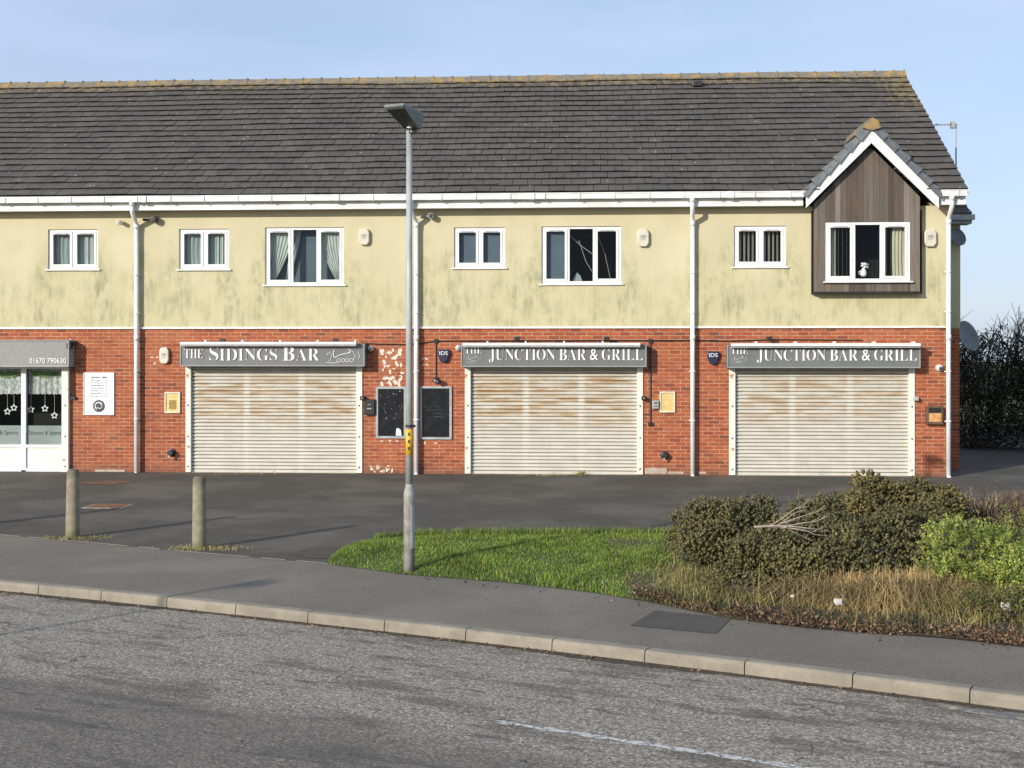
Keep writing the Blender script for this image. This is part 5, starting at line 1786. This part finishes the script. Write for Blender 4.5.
# ---- shrubs
def shrub(name, label, cat, lobes, n_shoot, mat, leaf=.035, per=8, shoot=.09, ratio=.42, up=.5, group=None, stems=40, fill=.55, stem_mat='bark', clump=None, sprig=0.0):
    """lobes: (x, y, z, rx, ry, rz) ellipsoids in world space; foliage as many short leafy shoots"""
    c0 = np.array(lobes[0][:2]); z0 = float(mound(c0[0], c0[1])) if name != 'hedge_bush' else 0.0
    base = Vector((c0[0], c0[1], z0))
    root_ = thing(name, label, cat, base, 0, group)
    if clump:                                # break the mass into many uneven small clumps
        big = list(lobes); k, r0, r1 = clump; rr = random.Random(len(label) * 7)
        lobes = [(l[0], l[1], l[2], l[3] * .80, l[4] * .80, l[5] * .80) for l in big]
        for i in range(k):
            l = rr.choice(big); a, e = rr.uniform(0, 6.283), rr.uniform(-.15, 1.45)
            r = rr.uniform(r0, r1); q = rr.uniform(.70, .92)
            lobes.append((l[0] + l[3] * q * math.cos(a) * math.cos(e), l[1] + l[4] * q * math.sin(a) * math.cos(e), l[2] + l[5] * q * math.sin(e), r * 1.15, r * 1.15, r * .85))
    P, D = [], []
    vol = np.array([l[3] * l[4] + l[4] * l[5] + l[3] * l[5] for l in lobes]); vol /= vol.sum()
    for l, fr in zip(lobes, vol):
        k = int(n_shoot * fr)
        d = rng.normal(size=(k, 3)); d /= np.linalg.norm(d, axis=1, keepdims=True)
        # lumpy surface
        lump = 1 + .10 * np.sin(d[:, 0] * 7 + l[0] * 3) * np.sin(d[:, 1] * 6 + 1) + .09 * np.sin(d[:, 2] * 9 + d[:, 0] * 5) + rng.normal(0, .035, k)
        rad = np.where(rng.random(k) < fill, rng.uniform(.86, 1.0, k), rng.uniform(.35, .92, k)) * lump
        p = d * rad[:, None] * np.array(l[3:6]) + np.array(l[:3])
        P.append(p); D.append(d * np.array([1, 1, .8]) + np.array([0, 0, up]))
    P = np.concatenate(P); D = np.concatenate(D)
    gz = mound(P[:, 0], P[:, 1]) if name != 'hedge_bush' else np.zeros(len(P))
    k = P[:, 2] > gz + .02; P, D = P[k], D[k]
    D += rng.normal(0, .35, D.shape); D /= np.linalg.norm(D, axis=1, keepdims=True)
    m = len(P)
    t = np.tile(np.linspace(.15, 1, per), m)
    Pp = np.repeat(P, per, 0) + np.repeat(D, per, 0) * (t * shoot)[:, None]
    r = rng.normal(size=(m * per, 3)); Dd = np.repeat(D, per, 0) * .55 + r / np.linalg.norm(r, axis=1, keepdims=True) * .8
    tone = np.clip(np.repeat(rng.random(m), per) * .75 + rng.random(m * per) * .25, 0, 1)
    leaves(Pp - np.array(base), Dd, leaf, ratio, mat, 'foliage', root_, tone=tone)
    if sprig:                                # stubby leaf-clad sprig tips
        h = sprig * rng.uniform(.7, 1.3, m)[:, None]; w = h * .30
        r = rng.normal(size=(m, 3)); A = np.cross(D, r); A /= np.linalg.norm(A, axis=1, keepdims=True); B = np.cross(D, A)
        Q = P - np.array(base); mid = Q + D * h * .55
        V = np.stack([Q, mid + A * w, mid + B * w, mid - A * w, mid - B * w, Q + D * h], 1).reshape(-1, 3)
        i = np.arange(m) * 6
        fs = [np.stack([i, i + b_, i + a_], 1) for a_, b_ in ((1, 2), (2, 3), (3, 4), (4, 1))] + [np.stack([i + 5, i + a_, i + b_], 1) for a_, b_ in ((1, 2), (2, 3), (3, 4), (4, 1))]
        o = np_mesh('sprigs', V, fs, mat, root_)
        at = o.data.attributes.new('tone', 'FLOAT', 'POINT'); at.data.foreach_set('value', np.repeat(rng.random(m), 6).astype(np.float32))
    # woody stems fanning from the base to shoots
    b = MB(); rr = random.Random(len(label))
    idx = rng.choice(m, min(stems, m), replace=False)
    for i in idx:
        e = Vector(P[i]) - base
        s = Vector((e.x * .25 + rr.uniform(-.1, .1), e.y * .25 + rr.uniform(-.1, .1), -.02))
        md = (s + e) * .5 + Vector((rr.uniform(-.06, .06), rr.uniform(-.06, .06), .06))
        b.tube([s, md, e + Vector(D[i]) * rr.uniform(0.0, .10)], [.012, .008, .003], 5)
    b.build('stem', M[stem_mat], root_)
    return root_


G = 'shrubs in the planting bed'
shrub('shrub', 'dark clipped evergreen shrub next to the grass, dead branch lying on it', 'shrub',
      [(2.72, 15.1, .20, .78, .85, .52), (2.85, 14.2, .12, .72, .60, .46), (2.40, 15.3, .28, .42, .5, .46), (2.55, 13.75, .0, .40, .28, .34), (2.95, 13.55, -.02, .42, .24, .36), (3.3, 13.75, .0, .4, .3, .36)], 8600, M['hebe'], .026, 6, .060, .5, .55, group=G, clump=(30, .12, .22), sprig=.058, fill=.7, stems=120)
shrub('shrub', 'dark evergreen shrub in the middle of the bed behind the straw grass', 'shrub',
      [(4.15, 14.8, .14, .95, .95, .48), (3.65, 15.4, .20, .7, .7, .46), (4.75, 15.6, .15, .7, .8, .47), (3.6, 14.0, .05, .5, .4, .36)], 8600, M['hebe'], .026, 6, .060, .5, .55, group=G, clump=(30, .12, .22), sprig=.058, fill=.7, stems=120)
shrub('shrub', 'tall rounded olive shrub in front of the corner shutter', 'shrub',
      [(5.15, 18.0, .16, 1.0, .9, .58), (5.75, 17.6, .1, .6, .7, .50), (4.65, 17.4, .05, .55, .6, .48)], 7600, M['hebe2'], .028, 6, .065, .5, .55, group=G, clump=(24, .13, .24), sprig=.064, fill=.7)
shrub('shrub', 'bright green feathery shrub at the right of the bed', 'shrub',
      [(4.72, 13.55, .24, .52, .50, .54), (5.25, 13.45, .18, .47, .5, .52), (4.95, 12.95, .0, .26, .25, .34), (4.45, 13.3, .02, .22, .25, .36)], 2000, M['bright'], .024, 20, .12, .6, .6, G, 160, clump=(22, .10, .19))
shrub('shrub', 'green and brown shrub cut by the right edge, behind the feathery one', 'shrub',
      [(5.75, 14.2, .15, .52, .6, .54), (6.6, 14.2, .2, .7, .8, .55), (5.5, 13.3, .0, .35, .4, .40)], 2600, M['bright2'], .028, 11, .12, .5, .6, G, 260, clump=(26, .09, .17))
shrub('shrub', 'leafless brown twiggy shrub at the back right of the bed', 'shrub',
      [(6.6, 18.2, .05, .95, .8, .50), (7.9, 18.6, .05, 1.0, .9, .52)], 1500, M['brownleaf'], .03, 5, .16, .35, .9, G, 420)
# low scrub at the front of the bed
shrub('ground_shrub', 'low green and brown scrub at the front right corner of the bed', 'shrub',
      [(4.9, 12.40, -.12, .75, .35, .26), (5.9, 12.1, -.1, .8, .4, .30), (4.35, 12.55, -.14, .4, .22, .20)], 2600, M['bright2'], .026, 10, .12, .45, .6, G, 200, clump=(20, .08, .14))
shrub('ground_shrub', 'low dark scrub below the straw grass beside white litter', 'shrub',
      [(3.55, 12.95, -.14, .60, .20, .20), (2.8, 13.35, -.14, .4, .22, .26), (2.2, 13.55, -.16, .35, .18, .20)], 1500, M['hebe'], .026, 9, .11, .45, .6, G, 120)

# dead branch lying on the first shrub
def on(px, py, Y):
    return Vector(((px - CX) / F * Y, Y, CAMZ + (HY - py) * Y / F))
b0 = on(754, 527, 13.75)
b = MB(); rr = random.Random(17)
tips = [((790, 512), (812, 500)), ((800, 517), (826, 508)), ((785, 518), (806, 509)), ((800, 528), (828, 531)), ((790, 529), (812, 541)), ((808, 530), (822, 536)), ((775, 524), (797, 520)), ((804, 524), (829, 516))]
root_b = thing('dead_branch', 'bleached dead branch lying on the dark shrub beside the grass', 'branch', b0)
main = [on(754, 527, 13.75), on(770, 526, 13.7), on(788, 526, 13.68), on(806, 528, 13.65), on(824, 530, 13.7)]
b.tube([p - b0 for p in main], [.013, .011, .009, .006, .003], 6)
b.build('main_limb', M['deadwood'], root_b, smooth=True)
b = MB()
for i, (m1_, m2_) in enumerate(tips):
    st = main[min(3, i % 4)] if i else main[1]
    k_ = 1 + (i % 3)
    st = main[0].lerp(main[3], .25 + .08 * (i % 5))
    Y = 13.65 + rr.uniform(-.25, .3)
    jit = lambda q: Vector((rr.uniform(-q, q), rr.uniform(-q, q), rr.uniform(-q, q)))
    e1, e2 = on(*m1_, (13.68 + Y) / 2), on(*m2_, Y)
    b.tube([st - b0, st.lerp(e1, .5) + jit(.025) - b0, e1 + jit(.02) - b0, e1.lerp(e2, .5) + jit(.02) - b0, e2 - b0], [.007, .006, .005, .0035, .002], 5)
    for q in (.3, .7):
        s_ = e1.lerp(e2, q); b.tube([s_ - b0, s_ + jit(.05) + Vector((.08, 0, .02)) - b0], [.0035, .0018], 4)
b.build('twigs', M['deadwood'], root_b)
# some straggling stems above the shrubs
b = MB()

# litter
def litter(px, py, s, label, seed):
    rr = random.Random(seed); x, y, z = gp(px, py); y = max(y, float(yb(x)) + .03)
    z = float(mound(x, y)) + .13
    b = MB(); N = 5
    n = 0
    for j in range(N):
        for i in range(N):
            b.v.append(((i / 4 - .5) * s + rr.uniform(-.2, .2) * s * .3, (j / 4 - .5) * s * .5, (j / 4 - .3) * s * .7 + rr.uniform(-.15, .15) * s))
    for j in range(N - 1):
        for i in range(N - 1):
            q = j * N + i; b.f.append((q, q + 1, q + N + 1, q + N)); b.m.append(0)
    tag(b.build('litter', M['litterpaper'], loc=(x, y, z), smooth=True), label, 'litter', 'white litter in the planting bed')


litter(838, 622, .075, 'crumpled white litter lying below the straw grass', 1)
litter(1006, 630, .085, 'crumpled white litter by the right edge of the bed', 2)
litter(792, 616, .035, 'small white paper scrap at the front left of the bed', 3)

# weeds and moss round the bollards and at the wall
def weeds(name, px, py, n, rx, ry, h, mat, label):
    x0_, y0_, z0_ = gp(px, py)
    x = rng.normal(x0_, rx, n); y = rng.normal(y0_, ry, n)
    tag(blades(name, x, y, zg(x, y) + .003, rng.uniform(.3, 1, n) * h, .005, 1.2, mat), label, 'weeds', kind='stuff')


weeds('weed_tuft', 78, 539, 260, .22, .10, .05, M['straw_green'], 'yellow green weeds round the foot of the left bollard')
weeds('weed_tuft', 205, 549, 260, .26, .11, .05, M['straw_green'], 'yellow green weeds round the foot of the right bollard')
weeds('weed_tuft', 581, 475.5, 110, .07, .03, .13, M['straw_green'], 'small weed growing at the foot of the middle shutter')
weeds('weed_tuft', 550, 476, 140, .35, .03, .04, M['straw_green'], 'thin line of weeds under the middle shutter')
weeds('weed_tuft', 248, 474.5, 140, .35, .03, .04, M['straw_green'], 'thin line of weeds under the SIDINGS BAR shutter')

# ---- hedge trees beyond the gable
HG = 'hedge bushes beyond the gable end'
def hedge(label, x, y, w, h, n, seed):
    rr = random.Random(seed)
    lobes = []
    for q in (-.4, -.1, .25, .45):
        lobes.append((x + q * w, y + rr.uniform(-.4, .6), .35, w * .22, .7, .55))
    for i in range(7):
        lobes.append((x + rr.uniform(-.45, .45) * w, y + rr.uniform(-.6, .6), h * rr.uniform(.28, .72), w * .36, 1.1, h * .30))
    t = shrub('hedge_bush', label, 'hedge', [(x, y, h * .5, w * .48, 1.2, h * .42)] + lobes, n, M['darkleaf'], .075, 5, .22, .5, .5, HG, 90, .45)
    b = MB()
    for i in range(46):                     # bare twigs standing out of the crown
        x0_ = rr.uniform(-.55, .55) * w; zt_ = h * rr.uniform(.85, 1.16)
        p0 = Vector((x0_ * .5, rr.uniform(-.5, .5), h * .35)); p1 = Vector((x0_ * .9, rr.uniform(-.8, .8), h * .75)); p2 = Vector((x0_ + rr.uniform(-.1, .55), rr.uniform(-.9, .9), zt_))
        b.tube([p0, p1, p2], [.022, .014, .004], 5)
        for q in range(3):
            s_ = p1.lerp(p2, .3 + .2 * q); b.tube([s_, s_ + Vector((rr.uniform(-.3, .35), rr.uniform(-.2, .2), rr.uniform(.12, .4)))], [.008, .003], 4)
    b.build('twigs', M['bark'], t)


hedge('dark evergreen hedge bush closest to the gable wall, bare twigs on top', 12.4, 34.6, 2.6, 3.25, 5200, 1)
hedge('dark evergreen hedge bush at the right edge of the picture', 14.6, 34.2, 3.0, 3.35, 5200, 2)
hedge('dark evergreen hedge bush beyond the right edge of the picture', 17.6, 34.0, 3.6, 3.5, 3200, 3)
hedge('dark evergreen hedge bush farthest right along the boundary', 21.0, 33.6, 3.8, 3.4, 2200, 4)

# ================================================================== CAMERA, LIGHT, SKY
cam = bpy.data.cameras.new('camera'); co_ = bpy.data.objects.new('camera', cam); C.objects.link(co_)
co_.location = (0, 0, CAMZ); co_.rotation_euler = (R(90), 0, 0)
cam.sensor_width = 36; cam.lens = 36 * F / 1024; cam.shift_y = -(384 - HY) / 1024
cam.clip_start = .1; cam.clip_end = 3000
S.camera = co_

EL_, AZX, AZY = R(18.5), .665, .747
sd = Vector((AZX * math.cos(EL_), AZY * math.cos(EL_), -math.sin(EL_)))
sl_ = bpy.data.lights.new('sun', 'SUN'); sl_.energy = 4.15; sl_.angle = R(.5); sl_.color = (1, .93, .82)
so = bpy.data.objects.new('sun', sl_); C.objects.link(so); so.rotation_euler = sd.to_track_quat('-Z', 'Y').to_euler(); so.location = (-20, -20, 20)

wd = bpy.data.worlds.new('World'); S.world = wd; wd.use_nodes = True
nt = wd.node_tree; bg = nt.nodes['Background']
sky = nt.nodes.new('ShaderNodeTexSky'); sky.sky_type = 'NISHITA'; sky.sun_disc = False
sky.sun_elevation = EL_; sky.sun_rotation = math.atan2(-AZX, -AZY) % (2 * math.pi)
sky.air_density = 1.0; sky.dust_density = 1.0; sky.ozone_density = 1.5
# thin veil of high cloud
tc = nt.nodes.new('ShaderNodeTexCoord'); mp = nt.nodes.new('ShaderNodeMapping'); mp.inputs['Scale'].default_value = (1.2, 1.2, 5.0)
nz = nt.nodes.new('ShaderNodeTexNoise'); nz.inputs['Scale'].default_value = 2.0; nz.inputs['Detail'].default_value = 5
mr = nt.nodes.new('ShaderNodeMapRange'); mr.inputs['From Min'].default_value = .42; mr.inputs['From Max'].default_value = .75; mr.inputs['To Min'].default_value = .50; mr.inputs['To Max'].default_value = .95
mx = nt.nodes.new('ShaderNodeMix'); mx.data_type = 'RGBA'
nt.links.new(tc.outputs['Generated'], mp.inputs['Vector']); nt.links.new(mp.outputs[0], nz.inputs['Vector']); nt.links.new(nz.outputs['Fac'], mr.inputs['Value'])
nt.links.new(mr.outputs[0], mx.inputs[0]); nt.links.new(sky.outputs[0], mx.inputs[6]); mx.inputs[7].default_value = (4.2, 5.2, 7.1, 1)
nt.links.new(mx.outputs[2], bg.inputs['Color']); bg.inputs['Strength'].default_value = .13

S.view_settings.view_transform = 'Standard'; S.view_settings.look = 'None'
S.view_settings.exposure = 0.15; S.view_settings.gamma = 1.0
S.cycles.max_bounces = 6; S.cycles.transparent_max_bounces = 8
